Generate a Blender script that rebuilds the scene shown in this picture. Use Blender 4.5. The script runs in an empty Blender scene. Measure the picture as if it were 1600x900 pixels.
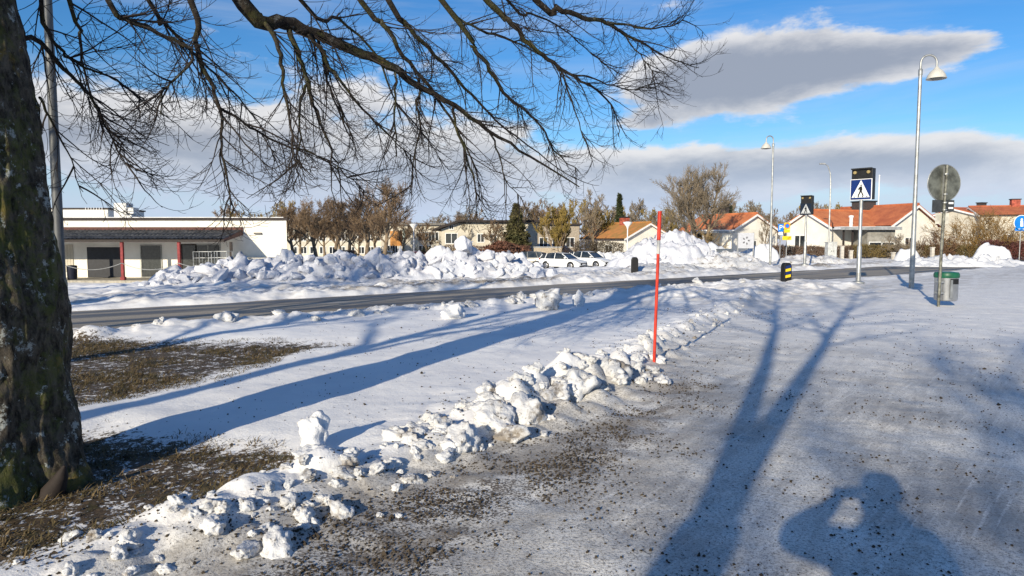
import bpy, bmesh, math, random
import numpy as np
from mathutils import Vector, Matrix, noise as mnoise
SC = bpy.context.scene
COL = SC.collection
R = math.radians
rnd = random.Random(7)
# ------------------------------------------------------------------ camera, sky, sun, exposure
EYE = 1.55; PITCH = R(4.13); FP = 1067.0
cd = bpy.data.cameras.new('camera'); cam = bpy.data.objects.new('camera', cd); COL.objects.link(cam)
cam.location = (0, 0, EYE); cam.rotation_euler = (R(90) - PITCH, 0, 0)
cd.sensor_width = 36; cd.lens = 36 * FP / 1600; cd.clip_start = .02; cd.clip_end = 3000
SC.camera = cam
SUN_EL = R(18.8); SUN_AZ = R(206.5)          # azimuth clockwise from +Y
sun_dir = Vector((math.sin(SUN_AZ) * math.cos(SUN_EL), math.cos(SUN_AZ) * math.cos(SUN_EL), math.sin(SUN_EL)))
sl = bpy.data.lights.new('sun', 'SUN'); sl.energy = 5.0; sl.angle = R(.53); sl.color = (1, .89, .69)
so = bpy.data.objects.new('sun', sl); COL.objects.link(so); so.location = (-20, -40, 30)
so.rotation_euler = (-sun_dir).to_track_quat('-Z', 'Y').to_euler()
SC.view_settings.view_transform = 'Standard'; SC.view_settings.look = 'None'
SC.view_settings.exposure = .38; SC.view_settings.gamma = 1; SC.view_settings.use_curve_mapping = False
SC.cycles.max_bounces = 5; SC.cycles.diffuse_bounces = 3; SC.cycles.glossy_bounces = 2; SC.cycles.transparent_max_bounces = 4

class NT:
    def __init__(s, tree): s.t = tree; s.n = tree.nodes; s.l = tree.links
    def node(s, typ, **kw):
        n = s.n.new(typ)
        for k, v in kw.items(): setattr(n, k, v)
        return n
    def put(s, sock, v):
        if isinstance(v, bpy.types.NodeSocket): s.l.new(v, sock)
        elif v is not None:
            if hasattr(sock, 'default_value') and isinstance(v, (tuple, list)) and len(v) == 3 and sock.type == 'RGBA': v = (*v, 1)
            sock.default_value = v
    def math(s, op, a, b=None, c=None, clamp=False):
        n = s.node('ShaderNodeMath', operation=op, use_clamp=clamp)
        for i, v in enumerate((a, b, c)):
            if v is not None: s.put(n.inputs[i], v)
        return n.outputs[0]
    def mix(s, f, a, b):
        n = s.node('ShaderNodeMix', data_type='RGBA')
        s.put(n.inputs[0], f); s.put(n.inputs[6], a); s.put(n.inputs[7], b)
        return n.outputs[2]
    def smooth(s, v, lo, hi, a=0., b=1.):
        n = s.node('ShaderNodeMapRange', interpolation_type='SMOOTHSTEP')
        s.put(n.inputs[0], v); s.put(n.inputs[1], lo); s.put(n.inputs[2], hi); s.put(n.inputs[3], a); s.put(n.inputs[4], b)
        return n.outputs[0]
    def noise(s, vec, scale, detail=4, rough=.55, dist=0.):
        n = s.node('ShaderNodeTexNoise'); s.put(n.inputs['Vector'], vec); n.inputs['Scale'].default_value = scale
        n.inputs['Detail'].default_value = detail; n.inputs['Roughness'].default_value = rough; n.inputs['Distortion'].default_value = dist
        return n.outputs[0]
    def comb(s, x, y, z):
        n = s.node('ShaderNodeCombineXYZ')
        for i, v in enumerate((x, y, z)): s.put(n.inputs[i], v)
        return n.outputs[0]
    def rot2(s, vec, deg, sx, sy): return s.mapping(s.mapping(vec, rot=(0, 0, R(deg))), (sx, sy, 1))
    def mapping(s, vec, scale=(1, 1, 1), rot=(0, 0, 0), loc=(0, 0, 0)):
        n = s.node('ShaderNodeMapping'); s.put(n.inputs[0], vec)
        n.inputs[1].default_value = loc; n.inputs[2].default_value = rot; n.inputs[3].default_value = scale
        return n.outputs[0]

def build_world():
    w = bpy.data.worlds.new('World'); SC.world = w; w.use_nodes = True
    T = NT(w.node_tree); T.n.clear()
    sky = T.node('ShaderNodeTexSky', sky_type='NISHITA', sun_disc=False)
    sky.sun_elevation = SUN_EL; sky.sun_rotation = SUN_AZ; sky.air_density = 1.0; sky.dust_density = .25; sky.ozone_density = 2.2
    d = T.node('ShaderNodeTexCoord').outputs['Generated']
    sp = T.node('ShaderNodeSeparateXYZ'); T.put(sp.inputs[0], d)
    x, y, z = sp.outputs
    az = T.math('MULTIPLY', T.math('ARCTAN2', x, y), 57.2958)
    el = T.math('MULTIPLY', T.math('ARCSINE', z), 57.2958)
    # clouds: noise in azimuth/elevation, flattened towards the horizon
    v1 = T.comb(T.math('MULTIPLY', az, .075), T.math('MULTIPLY', el, .19), 3.1)
    v2 = T.comb(T.math('MULTIPLY', az, .075), T.math('MULTIPLY', T.math('ADD', el, 1.5), .19), 3.1)
    n1 = T.noise(v1, 1.0, 8, .62, .2); n2 = T.noise(v2, 1.0, 8, .62, .2)
    nl = T.noise(T.comb(T.math('MULTIPLY', az, .03), T.math('MULTIPLY', el, .3), 9.), 1.0, 5, .5)
    def gauss(a0, e0, ra, re):
        a = T.math('DIVIDE', T.math('SUBTRACT', az, a0), ra); e = T.math('DIVIDE', T.math('SUBTRACT', el, e0), re)
        r2 = T.math('ADD', T.math('MULTIPLY', a, a), T.math('MULTIPLY', e, e))
        return T.math('EXPONENT', T.math('MULTIPLY', r2, -1.))
    cover = None
    for a0, e0, ra, re, k in ((20, 12.8, 7.5, 3.3, .46), (30, 12.9, 6.5, 1.4, .38), (13.5, 12.3, 5, 2.6, .30), (-18, 5.5, 26, 4.2, .30), (-14, 13, 12, 4, .2), (-20, 9, 22, 4, .16),
                              (30, 5.6, 20, 1.9, .36), (16, 5.2, 9, 2.2, .24), (14, 18.3, 7, 1.2, .26), (11, 9.3, 2.6, .8, .27), (-60, 10, 22, 6, .25), (75, 9, 24, 5, .25), (0, 40, 60, 9, .1)):
        g = T.math('MULTIPLY', gauss(a0, e0, ra, re), k)
        cover = g if cover is None else T.math('ADD', cover, g)
    band = T.math('MULTIPLY', T.smooth(el, 1., 9., 1., 0.), .16)
    cover = T.math('ADD', cover, band)
    dens = T.math('ADD', T.math('ADD', n1, T.math('MULTIPLY', T.math('SUBTRACT', nl, .5), .25)), cover)
    dens2 = T.math('ADD', n2, cover)
    mask = T.smooth(dens, .67, .80)
    thick = T.smooth(dens2, .66, 1.05)
    streak = T.noise(T.comb(T.math('MULTIPLY', az, .025), T.math('MULTIPLY', el, .22), 1.), 1.0, 5, .6, .6)
    cirrus = T.math('MULTIPLY', T.smooth(streak, .42, .75), .32)
    ccol = T.mix(thick, (7.6, 7.5, 7.5), (3.1, 3.45, 4.2))
    skyc = T.node('ShaderNodeHueSaturation'); T.put(skyc.inputs['Color'], sky.outputs[0]); skyc.inputs['Saturation'].default_value = 1.34; skyc.inputs['Value'].default_value = 1.0
    tint = T.node('ShaderNodeMix', data_type='RGBA', blend_type='MULTIPLY'); tint.inputs[0].default_value = 1.; T.put(tint.inputs[6], skyc.outputs[0]); tint.inputs[7].default_value = (.86, 1.05, 1.27, 1)
    c = T.mix(cirrus, tint.outputs[2], (6.0, 6.4, 7.2))
    c = T.mix(T.math('MULTIPLY', mask, .95), c, ccol)
    c = T.mix(T.smooth(el, 8., 1., 0., .93), c, (5.0, 6.0, 7.8))
    bg = T.node('ShaderNodeBackground'); T.put(bg.inputs[0], c); bg.inputs[1].default_value = .085
    o = T.node('ShaderNodeOutputWorld'); T.l.new(bg.outputs[0], o.inputs[0])
build_world()

# ------------------------------------------------------------------ helpers
cp, sp_ = math.cos(PITCH), math.sin(PITCH)
def P(u, v, Y):
    a = (u - 800) / FP; b = (450 - v) / FP; t = Y / (cp + b * sp_)
    return Vector((a * t, Y, EYE + (-sp_ + b * cp) * t))
def G(u, v, z=0.):
    a = (u - 800) / FP; b = (450 - v) / FP; t = (z - EYE) / (-sp_ + b * cp)
    return Vector((a * t, (cp + b * sp_) * t, z))

MATS = {}
def M(name, col, rough=.7, metal=0., var=.12, scale=6., bump=0., bscale=40., col2=None, spec=.3):
    if name in MATS: return MATS[name]
    m = bpy.data.materials.new(name); m.use_nodes = True; T = NT(m.node_tree); b = T.n['Principled BSDF']
    tc = T.node('ShaderNodeTexCoord').outputs['Object']
    n = T.noise(tc, scale, 5, .6)
    c2 = col2 if col2 else tuple(max(0, c * (1 - 2.5 * var)) for c in col)
    c1 = col if col2 else tuple(min(1, c * (1 + var)) for c in col)
    T.put(b.inputs['Base Color'], T.mix(T.smooth(n, .3, .7), c2, c1))
    b.inputs['Roughness'].default_value = rough; b.inputs['Metallic'].default_value = metal; b.inputs['Specular IOR Level'].default_value = spec
    if bump:
        bn = T.node('ShaderNodeBump'); bn.inputs['Strength'].default_value = bump; bn.inputs['Distance'].default_value = .02
        T.put(bn.inputs['Height'], T.noise(tc, bscale, 4)); T.l.new(bn.outputs[0], b.inputs['Normal'])
    MATS[name] = m
    return m

def mesh_np(name, verts, faces, smooth=True):
    """faces: int array (n,3) or (n,4)"""
    verts = np.asarray(verts, np.float32); faces = np.asarray(faces, np.int32)
    me = bpy.data.meshes.new(name); k = faces.shape[1]
    me.vertices.add(len(verts)); me.vertices.foreach_set('co', verts.ravel())
    me.loops.add(faces.size); me.loops.foreach_set('vertex_index', faces.ravel())
    me.polygons.add(len(faces)); me.polygons.foreach_set('loop_start', np.arange(len(faces), dtype=np.int32) * k)
    try: me.polygons.foreach_set('loop_total', np.full(len(faces), k, np.int32))
    except Exception: pass
    me.polygons.foreach_set('use_smooth', np.full(len(faces), smooth, bool))
    me.update(calc_edges=True); me.validate()
    return me
def link(name, me, mat=None, parent=None, loc=None, rot=None):
    o = bpy.data.objects.new(name, me); COL.objects.link(o)
    if mat is not None and me is not None and len(me.materials) == 0: me.materials.append(mat)
    if parent is not None: o.parent = parent
    if loc is not None: o.location = loc
    if rot is not None: o.rotation_euler = rot
    return o
def tag(o, label=None, cat=None, group=None, kind=None):
    if label: o['label'] = label
    if cat: o['category'] = cat
    if group: o['group'] = group
    if kind: o['kind'] = kind
    return o
def thing(name, label, cat, loc=(0, 0, 0), rz=0., group=None):
    o = bpy.data.objects.new(name, None); COL.objects.link(o); o.empty_display_size = .2
    o.location = loc; o.rotation_euler = (0, 0, rz)
    return tag(o, label, cat, group)
def copy_tree(o, parent=None, **kw):
    c = o.copy(); COL.objects.link(c); c.parent = parent
    for ch in list(o.children): copy_tree(ch, c)
    if parent is None:
        for k, v in kw.items(): setattr(c, k, v)
    return c

class MB:
    def __init__(s): s.v = []; s.f = []
    def add(s, vs, fs):
        o = len(s.v); s.v += [tuple(v) for v in vs]; s.f += [tuple(i + o for i in f) for f in fs]; return s
    def box(s, x0, x1, y0, y1, z0, z1):
        return s.add([(x0,y0,z0),(x1,y0,z0),(x1,y1,z0),(x0,y1,z0),(x0,y0,z1),(x1,y0,z1),(x1,y1,z1),(x0,y1,z1)],
                     [(0,3,2,1),(4,5,6,7),(0,1,5,4),(1,2,6,5),(2,3,7,6),(3,0,4,7)])
    def prism(s, poly, vec):
        n = len(poly); vec = Vector(vec); a = [Vector(p) for p in poly]
        return s.add(a + [p + vec for p in a], [tuple(range(n))[::-1], tuple(range(n, 2 * n))] + [(i, (i + 1) % n, n + (i + 1) % n, n + i) for i in range(n)])
    def lathe(s, prof, n=24, cx=0, cy=0, cz=0):
        o = len(s.v); vs = []
        for r, z in prof:
            for i in range(n):
                a = 2 * math.pi * i / n; vs.append((cx + r * math.cos(a), cy + r * math.sin(a), cz + z))
        fs = []
        for k in range(len(prof) - 1):
            for i in range(n):
                j = (i + 1) % n; fs.append((k * n + i, k * n + j, (k + 1) * n + j, (k + 1) * n + i))
        fs.append(tuple(range(n))[::-1]); fs.append(tuple(range((len(prof) - 1) * n, len(prof) * n)))
        return s.add(vs, fs)
    def tube(s, pts, r, n=10):
        pts = [Vector(p) for p in pts]; rs = r if isinstance(r, (list, tuple)) else [r] * len(pts); vs = []; up = None
        for i, p in enumerate(pts):
            t = (pts[min(i + 1, len(pts) - 1)] - pts[max(i - 1, 0)]).normalized()
            if up is None: up = t.orthogonal().normalized()
            up = (up - t * up.dot(t)).normalized(); b = t.cross(up)
            for k in range(n):
                a = 2 * math.pi * k / n; vs.append(p + (up * math.cos(a) + b * math.sin(a)) * rs[i])
        fs = [(k * n + i, k * n + (i + 1) % n, (k + 1) * n + (i + 1) % n, (k + 1) * n + i) for k in range(len(pts) - 1) for i in range(n)]
        fs += [tuple(range(n))[::-1], tuple(range((len(pts) - 1) * n, len(pts) * n))]
        return s.add(vs, fs)
    def build(s, name, mat, parent=None, bevel=0., smooth=False, loc=None, rot=None):
        me = bpy.data.meshes.new(name); me.from_pydata([tuple(v) for v in s.v], [], s.f)
        bm = bmesh.new(); bm.from_mesh(me); bmesh.ops.recalc_face_normals(bm, faces=bm.faces)
        if bevel: bmesh.ops.bevel(bm, geom=list(bm.edges), offset=bevel, segments=2, affect='EDGES', profile=.5, clamp_overlap=True)
        if smooth:
            for f in bm.faces: f.smooth = True
            for e in bm.edges:
                if len(e.link_faces) == 2 and e.calc_face_angle(0) > .7: e.smooth = False
        bm.to_mesh(me); bm.free()
        return link(name, me, mat, parent, loc, rot)

# ---- noise in numpy
def hsh(ix, iy, seed):
    h = (ix.astype(np.int64) * 374761393 + iy.astype(np.int64) * 668265263 + seed * 974634541) & 0xffffffff
    h = ((h ^ (h >> 13)) * 1274126177) & 0xffffffff
    h = ((h ^ (h >> 16)) * 2246822519) & 0xffffffff
    return ((h ^ (h >> 15)) & 0xffffff) / float(0x1000000)
def vn(x, y, seed=0):
    xi = np.floor(x); yi = np.floor(y); fx = x - xi; fy = y - yi
    fx = fx * fx * fx * (fx * (fx * 6 - 15) + 10); fy = fy * fy * fy * (fy * (fy * 6 - 15) + 10)
    a = hsh(xi, yi, seed); b = hsh(xi + 1, yi, seed); c = hsh(xi, yi + 1, seed); d = hsh(xi + 1, yi + 1, seed)
    return (a + (b - a) * fx) * (1 - fy) + (c + (d - c) * fx) * fy
def fbm(x, y, sc, octv=4, seed=0, gain=.5):
    t = 0; amp = 1; tot = 0; f = 1 / sc
    for o in range(octv):
        ca, sa = math.cos(o * 1.1 + .4), math.sin(o * 1.1 + .4)
        t = t + amp * (vn((x * ca - y * sa) * f, (x * sa + y * ca) * f, seed + o * 17) * 2 - 1); tot += amp; amp *= gain; f *= 2.03
    return t / tot
def worley(x, y, sc, seed=0):
    """dome-like lumps: distance to the nearest jittered point and that cell's random value"""
    X = x / sc; Y = y / sc; xi = np.floor(X); yi = np.floor(Y)
    best = np.full(np.shape(X), 9.); cell = np.zeros(np.shape(X))
    for dx in (-1, 0, 1):
        for dy in (-1, 0, 1):
            cx = xi + dx; cy = yi + dy
            px = cx + .15 + .7 * hsh(cx, cy, seed); py = cy + .15 + .7 * hsh(cx, cy, seed + 5)
            d = np.hypot(X - px, Y - py); m = d < best
            best = np.where(m, d, best); cell = np.where(m, hsh(cx, cy, seed + 9), cell)
    return best, cell
def slabs(x, y, sc, seed=0, tilt=.8):
    """broken slabs: every cell is a plane with its own height and tilt"""
    X = x / sc; Y = y / sc; xi = np.floor(X); yi = np.floor(Y); best = np.full(np.shape(X), 9.); out = np.zeros(np.shape(X))
    for dx in (-1, 0, 1):
        for dy in (-1, 0, 1):
            cx = xi + dx; cy = yi + dy; ox = X - (cx + .1 + .8 * hsh(cx, cy, seed)); oy = Y - (cy + .1 + .8 * hsh(cx, cy, seed + 5)); d = np.hypot(ox, oy); m = d < best
            hgt = hsh(cx, cy, seed + 9) + tilt * (ox * (hsh(cx, cy, seed + 11) - .5) + oy * (hsh(cx, cy, seed + 12) - .5)) * 2 - .25 * d * d
            best = np.where(m, d, best); out = np.where(m, hgt, out)
    return out
def sst(a, b, x):
    t = np.clip((x - a) / (b - a), 0, 1); return t * t * (3 - 2 * t)
def seg_dist(x, y, pts):
    """distance to a polyline and the parameter (vertex units) of the nearest point"""
    best = np.full(np.shape(x), 1e9); par = np.zeros(np.shape(x)); side = np.zeros(np.shape(x))
    for i in range(len(pts) - 1):
        ax, ay = pts[i][0], pts[i][1]; bx, by = pts[i + 1][0], pts[i + 1][1]; dx, dy = bx - ax, by - ay
        t = np.clip(((x - ax) * dx + (y - ay) * dy) / (dx * dx + dy * dy), 0, 1)
        d = np.hypot(x - ax - t * dx, y - ay - t * dy); m = d < best
        best = np.where(m, d, best); par = np.where(m, i + t, par); side = np.where(m, np.sign((x - ax) * dy - (y - ay) * dx), side)
    return best, par, side
def poly_sd(x, y, pts):
    """signed distance to a polygon, positive inside"""
    ins = np.zeros(np.shape(x), bool); n = len(pts); best = np.full(np.shape(x), 1e9)
    for i in range(n):
        ax, ay = pts[i][0], pts[i][1]; bx, by = pts[(i + 1) % n][0], pts[(i + 1) % n][1]; dx, dy = bx - ax, by - ay
        t = np.clip(((x - ax) * dx + (y - ay) * dy) / (dx * dx + dy * dy + 1e-12), 0, 1)
        best = np.minimum(best, np.hypot(x - ax - t * dx, y - ay - t * dy))
        if abs(dy) > 1e-9: ins ^= ((ay > y) != (by > y)) & (x < dx * (y - ay) / dy + ax)
    return np.where(ins, best, -best)
# ------------------------------------------------------------------ terrain
RN = (-.62, .785); RA = (.785, .62)              # across and along the road
Q_NEAR, Q_FAR, Z_ROAD = 12.9, 18.6, -.15
BANK = [tuple(G(u, v)[:2]) for u, v in ((-60, 985), (100, 905), (220, 862), (330, 832), (450, 790), (560, 752), (680, 705), (760, 668), (850, 632), (930, 600), (985, 578), (1050, 530), (1110, 500), (1190, 462))]
BANK_H = np.array([.05, .06, .08, .12, .14, .12, .15, .20, .25, .28, .24, .11, .10, .08])
GRASS1 = [(-9, 10.9), (-5.6, 10.1), (-2.1, 9.75), (-2.9, 8.2), (-3.75, 6.2), (-4.4, 5.6), (-9, 5.6)]
GRASS2 = [tuple(G(u, v)[:2]) for u, v in ((-300, 760), (60, 690), (180, 668), (300, 690), (430, 712), (560, 712), (480, 768), (400, 800), (330, 832), (230, 880), (60, 945), (-100, 1100), (-400, 1100))]
DIRT = [tuple(G(u, v)[:2]) for u, v in ((200, 960), (330, 880), (480, 815), (620, 765), (800, 700), (960, 645), (1040, 590), (1130, 600), (1060, 690), (930, 760), (830, 850), (740, 960))]
PATH = BANK + [(10.2, 20.5), (13., 25.2), (30, 39.5), (70, 71), (200, 71), (200, -60), (-1.2, -60), (-2.6, 0)]
def terrain(x, y):
    q = RN[0] * x + RN[1] * y; s = RA[0] * x + RA[1] * y
    d, par, side = seg_dist(x, y, BANK)
    hb = np.interp(par, np.arange(len(BANK_H)), BANK_H)
    psd = poly_sd(x + .1 * fbm(x, y, .8, 3, 3), y + .1 * fbm(x, y, .8, 3, 4), PATH)
    lawn = sst(.25, -.15, psd)
    w1 = .35 * fbm(x, y, 1.1, 4, 11); w2 = .35 * fbm(x, y, 1.1, 4, 12)
    g1 = poly_sd(x + w1, y + w2, GRASS1); g2 = poly_sd(x + .6 * w1, y + .6 * w2, GRASS2)
    grass = np.maximum(.95 * sst(-.5, .7, g1 + .25 * fbm(x, y, 2.5, 2, 15)), .92 * sst(-.3, .45, g2)) * (1 - np.exp(-(d / .3) ** 2) * .8)
    dirt = sst(-.45, .45, poly_sd(x + .4 * w1, y + .4 * w2, DIRT)) * .85 + .2 * sst(.4, 0., d) * (x > -3)
    dirt = np.maximum(dirt, .16 * sst(2.5, 0, np.abs(psd)) * (psd > 0))
    z = -1.1 * sst(24, 48, q) + 0 * x
    nearroad = (q < Q_FAR + 40) & (q > -3)
    ff, fc = worley(x, y * .8, .42, 25)
    z = z + .07 * lawn * (q < Q_NEAR) * (1 - .75 * grass)
    z = z + lawn * .025 * fbm(x, y, 2.2, 3, 21) + .012 * fbm(x, y, .5, 3, 22) * lawn + (1 - lawn) * (.016 * fbm(x, y, .55, 4, 23, .6) - .014 * np.clip(1 - ff / .42, 0, 1) * (fc > .6))
    # ridge of ploughed snow along the path
    f1, c1 = worley(x + .06 * fbm(x, y, .2, 2, 31), y + .06 * fbm(x, y, .2, 2, 32), .34, 41); f2, c2 = worley(x, y, .13, 43)
    lump = np.clip(1 - f1 * 1.25, 0, 1) ** .6 * (.25 + .95 * c1) + .22 * np.clip(1 - f2 * 1.3, 0, 1) * c2
    wid = .16 + hb * 1.15
    wob = d + side * 0 + .10 * fbm(x, y, .6, 3, 35)
    env = np.exp(-(np.maximum(wob, 0) / wid) ** 2)
    z = z + hb * env * (.25 + 1.0 * lump) * (.65 + .5 * fbm(x, y, .9, 2, 36))
    # crumbs thrown beside the ridge
    z = z + .035 * np.exp(-(d / .75) ** 2) * np.clip(lump - .45, 0, 1)
    # edge ridge between lawn and road
    qr = q + .35 * fbm(x, y, 1.5, 3, 51)
    fr, cr = worley(x, y, .5, 53)
    lr = np.clip(1 - fr * 1.2, 0, 1) ** .6 * (.2 + cr)
    on = sst(9.5, 7.5, s - 12.2) 
    z = z + (.03 + .13 * lr + .05 * f2 * c2) * np.exp(-((qr - 12.25) / .45) ** 2) * on
    # trampled hump between path, crossing and road
    z = z + (.16 + .17 * fbm(x, y, .7, 5, 55, .6)) * np.exp(-((q - 10.6) / 1.9) ** 2) * sst(11.5, 15, s) * sst(24, 20, s)
    # road trough
    tr = sst(Q_NEAR - .55, Q_NEAR + .05, qr) * sst(Q_FAR + .5, Q_FAR - .1, qr)
    z = z * (1 - tr) + (Z_ROAD - .06) * tr
    # rough snow beyond the road
    far = sst(Q_FAR, Q_FAR + .8, qr)
    fw, cw = worley(x, y, .8, 63)
    z = z + far * (-.10 + .05 * fbm(x, y, 1.6, 4, 61) + .16 * np.clip(1 - fw * 1.3, 0, 1) * cw * sst(40, 25, q) + .13 * np.abs(fbm(x, y, .55, 4, 66, .65)) * sst(34, 24, q) + .10 * np.exp(-((qr - 19.6) / .6) ** 2))
    dirtf = far * sst(27, 19, q) * np.clip(.72 + .7 * fbm(x, y, 2.2, 4, 91), 0, 1) + np.exp(-((qr - 12.5) / .5) ** 2) * .36 + tr * .2 + .4 * np.exp(-((q - 10.) / 2.4) ** 2) * sst(9, 14, s)
    dirt = np.maximum(dirt, dirtf)
    pack = (1 - lawn) * (q < Q_FAR + 30) * (.25 + .75 * sst(15, 6, np.hypot(x, y)))
    return z, dict(grass=grass, dirt=dirt, pack=pack, psd=psd, lump=lump * env, q=q, d=d, lawn=lawn)
def Hz(x, y):
    z, _ = terrain(np.array([float(x)]), np.array([float(y)])); return float(z[0])

def axis(segs):
    out = [segs[0][0]]
    for a, b, s0, s1 in segs:
        t = a
        while t < b - 1e-6:
            k = (t - a) / (b - a); st = s0 * (s1 / s0) ** k; t = t + st; out.append(min(t, b))
        out[-1] = b
    return np.array(sorted(set(out)))
GX = axis([(-700, -60, 60, 6), (-60, -13, 4, .25), (-13, -4.2, .12, .035), (-4.2, 3.5, .027, .027), (3.5, 14, .035, .09), (14, 50, .12, 3), (50, 700, 4, 60)])
GY = axis([(-90, -4, 12, .5), (-4, 2.2, .4, .06), (2.2, 8, .022, .035), (8, 28, .04, .14), (28, 70, .18, .9), (70, 1500, 2, 80)])
def ground_material(name):
    m = bpy.data.materials.new(name); m.use_nodes = True; T = NT(m.node_tree); b = T.n['Principled BSDF']
    pos = T.node('ShaderNodeNewGeometry').outputs['Position']
    def at(n): a = T.node('ShaderNodeAttribute'); a.attribute_name = n; return a.outputs['Fac']
    grass, dirt, pack = at('grass'), at('dirt'), at('pack')
    big = T.noise(pos, .9, 5, .6); mid = T.noise(pos, 7., 5, .6); fine = T.noise(pos, 60., 4, .6); vf = T.noise(pos, 190., 3, .7)
    snow = T.mix(T.smooth(big, .3, .75), (.85, .84, .83), (.72, .715, .73))
    # packed, gritted ice of the path, with plough scratches along its length
    st = T.noise(T.rot2(pos, -58, .7, 7.), 1., 5, .6, .4)
    st2 = T.noise(T.rot2(pos, -48, 1.1, 28.), 1., 4, .6, .2)
    ice = T.mix(T.smooth(T.math('ADD', big, T.math('MULTIPLY', st, .6)), .55, 1.05), (.36, .345, .33), (.78, .76, .72))
    ice = T.mix(T.smooth(st2, .52, .70, 0., .6), ice, (.82, .81, .79))
    ice = T.mix(T.smooth(T.math('ADD', T.math('MULTIPLY', vf, .55), T.math('MULTIPLY', fine, .45)), .48, .60, 0., .85), ice, (.11, .098, .085))
    ice = T.mix(T.smooth(T.noise(pos, 24., 4, .75), .58, .70, 0., .75), ice, (.10, .09, .078))
    ice = T.mix(T.smooth(T.noise(pos, 2.6, 5, .7), .52, .75, 0., .5), ice, (.24, .225, .20))
    col = T.mix(pack, snow, ice)
    # grit and soil specks, density from the dirt attribute
    spk = T.math('ADD', T.math('MULTIPLY', fine, .6), T.math('MULTIPLY', mid, .4))
    thr = T.math('SUBTRACT', .80, T.math('MULTIPLY', dirt, .36))
    sf = T.smooth(T.math('SUBTRACT', spk, thr), -.02, .05)
    brown = T.mix(T.smooth(mid, .35, .65), (.03, .025, .019), (.085, .06, .036))
    col = T.mix(T.math('MULTIPLY', sf, .95), col, brown)
    grm = T.noise(T.rot2(pos, -38.3, .7, 2.4), 1., 6, .7)
    grime = T.math('MULTIPLY', T.math('ADD', T.math('MULTIPLY', T.smooth(mid, .35, .8), .45), T.math('MULTIPLY', T.smooth(grm, .42, .58), .8)), T.math('MULTIPLY', dirt, 1.1), clamp=True)
    col = T.mix(grime, col, (.24, .21, .175))
    # winter turf showing through
    gn = T.noise(T.mapping(pos, (1, 1, 1)), 26., 5, .7)
    turf = T.mix(T.smooth(gn, .35, .65), (.020, .015, .010), (.105, .072, .042))
    turf = T.mix(T.smooth(mid, .55, .72), turf, (.055, .05, .02))
    gsum = T.math('ADD', T.math('MULTIPLY', grass, .75), T.math('MULTIPLY', T.math('SUBTRACT', T.math('ADD', T.math('MULTIPLY', gn, .6), T.math('MULTIPLY', mid, .4)), .5), 2.6))
    col = T.mix(T.math('MULTIPLY', T.smooth(gsum, .46, .64), T.smooth(grass, .02, .2)), col, turf)
    T.put(b.inputs['Base Color'], col)
    T.put(b.inputs['Roughness'], T.mix(pack, (.75, .75, .75), (.5, .5, .5))); b.inputs['Specular IOR Level'].default_value = .25
    bn = T.node('ShaderNodeBump'); bn.inputs['Strength'].default_value = .55; bn.inputs['Distance'].default_value = .02
    h = T.math('ADD', T.math('ADD', T.math('MULTIPLY', mid, .9), T.math('MULTIPLY', fine, .35)), T.math('MULTIPLY', st, .5))
    T.put(bn.inputs['Height'], h); T.l.new(bn.outputs[0], b.inputs['Normal'])
    return m
def build_ground():
    X, Y = np.meshgrid(GX, GY); nx, ny = len(GX), len(GY)
    x = X.ravel(); y = Y.ravel(); z, a = terrain(x, y)
    V = np.stack([x, y, z], 1)
    i = np.arange(nx * ny).reshape(ny, nx)
    F = np.stack([i[:-1, :-1], i[:-1, 1:], i[1:, 1:], i[1:, :-1]], -1).reshape(-1, 4)
    onp = (a['psd'][F].mean(1) > 0)
    mat = ground_material('snowy_ground')
    for name, sel in (('ground', ~onp), ('path', onp)):
        f = F[sel]; used = np.unique(f); remap = np.full(nx * ny, -1); remap[used] = np.arange(len(used))
        me = mesh_np(name, V[used], remap[f])
        for k in ('grass', 'dirt', 'pack'):
            at = me.attributes.new(k, 'FLOAT', 'POINT'); at.data.foreach_set('value', a[k][used].astype(np.float32))
        tag(link(name, me, mat), kind='structure',
            label={'ground': 'snow covered lawn and verge with bare winter turf around the tree', 'path': 'wide packed icy path strewn with grit'}[name])
    return x, y, z, a
GXf, GYf, GZf, GA = build_ground()

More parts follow.
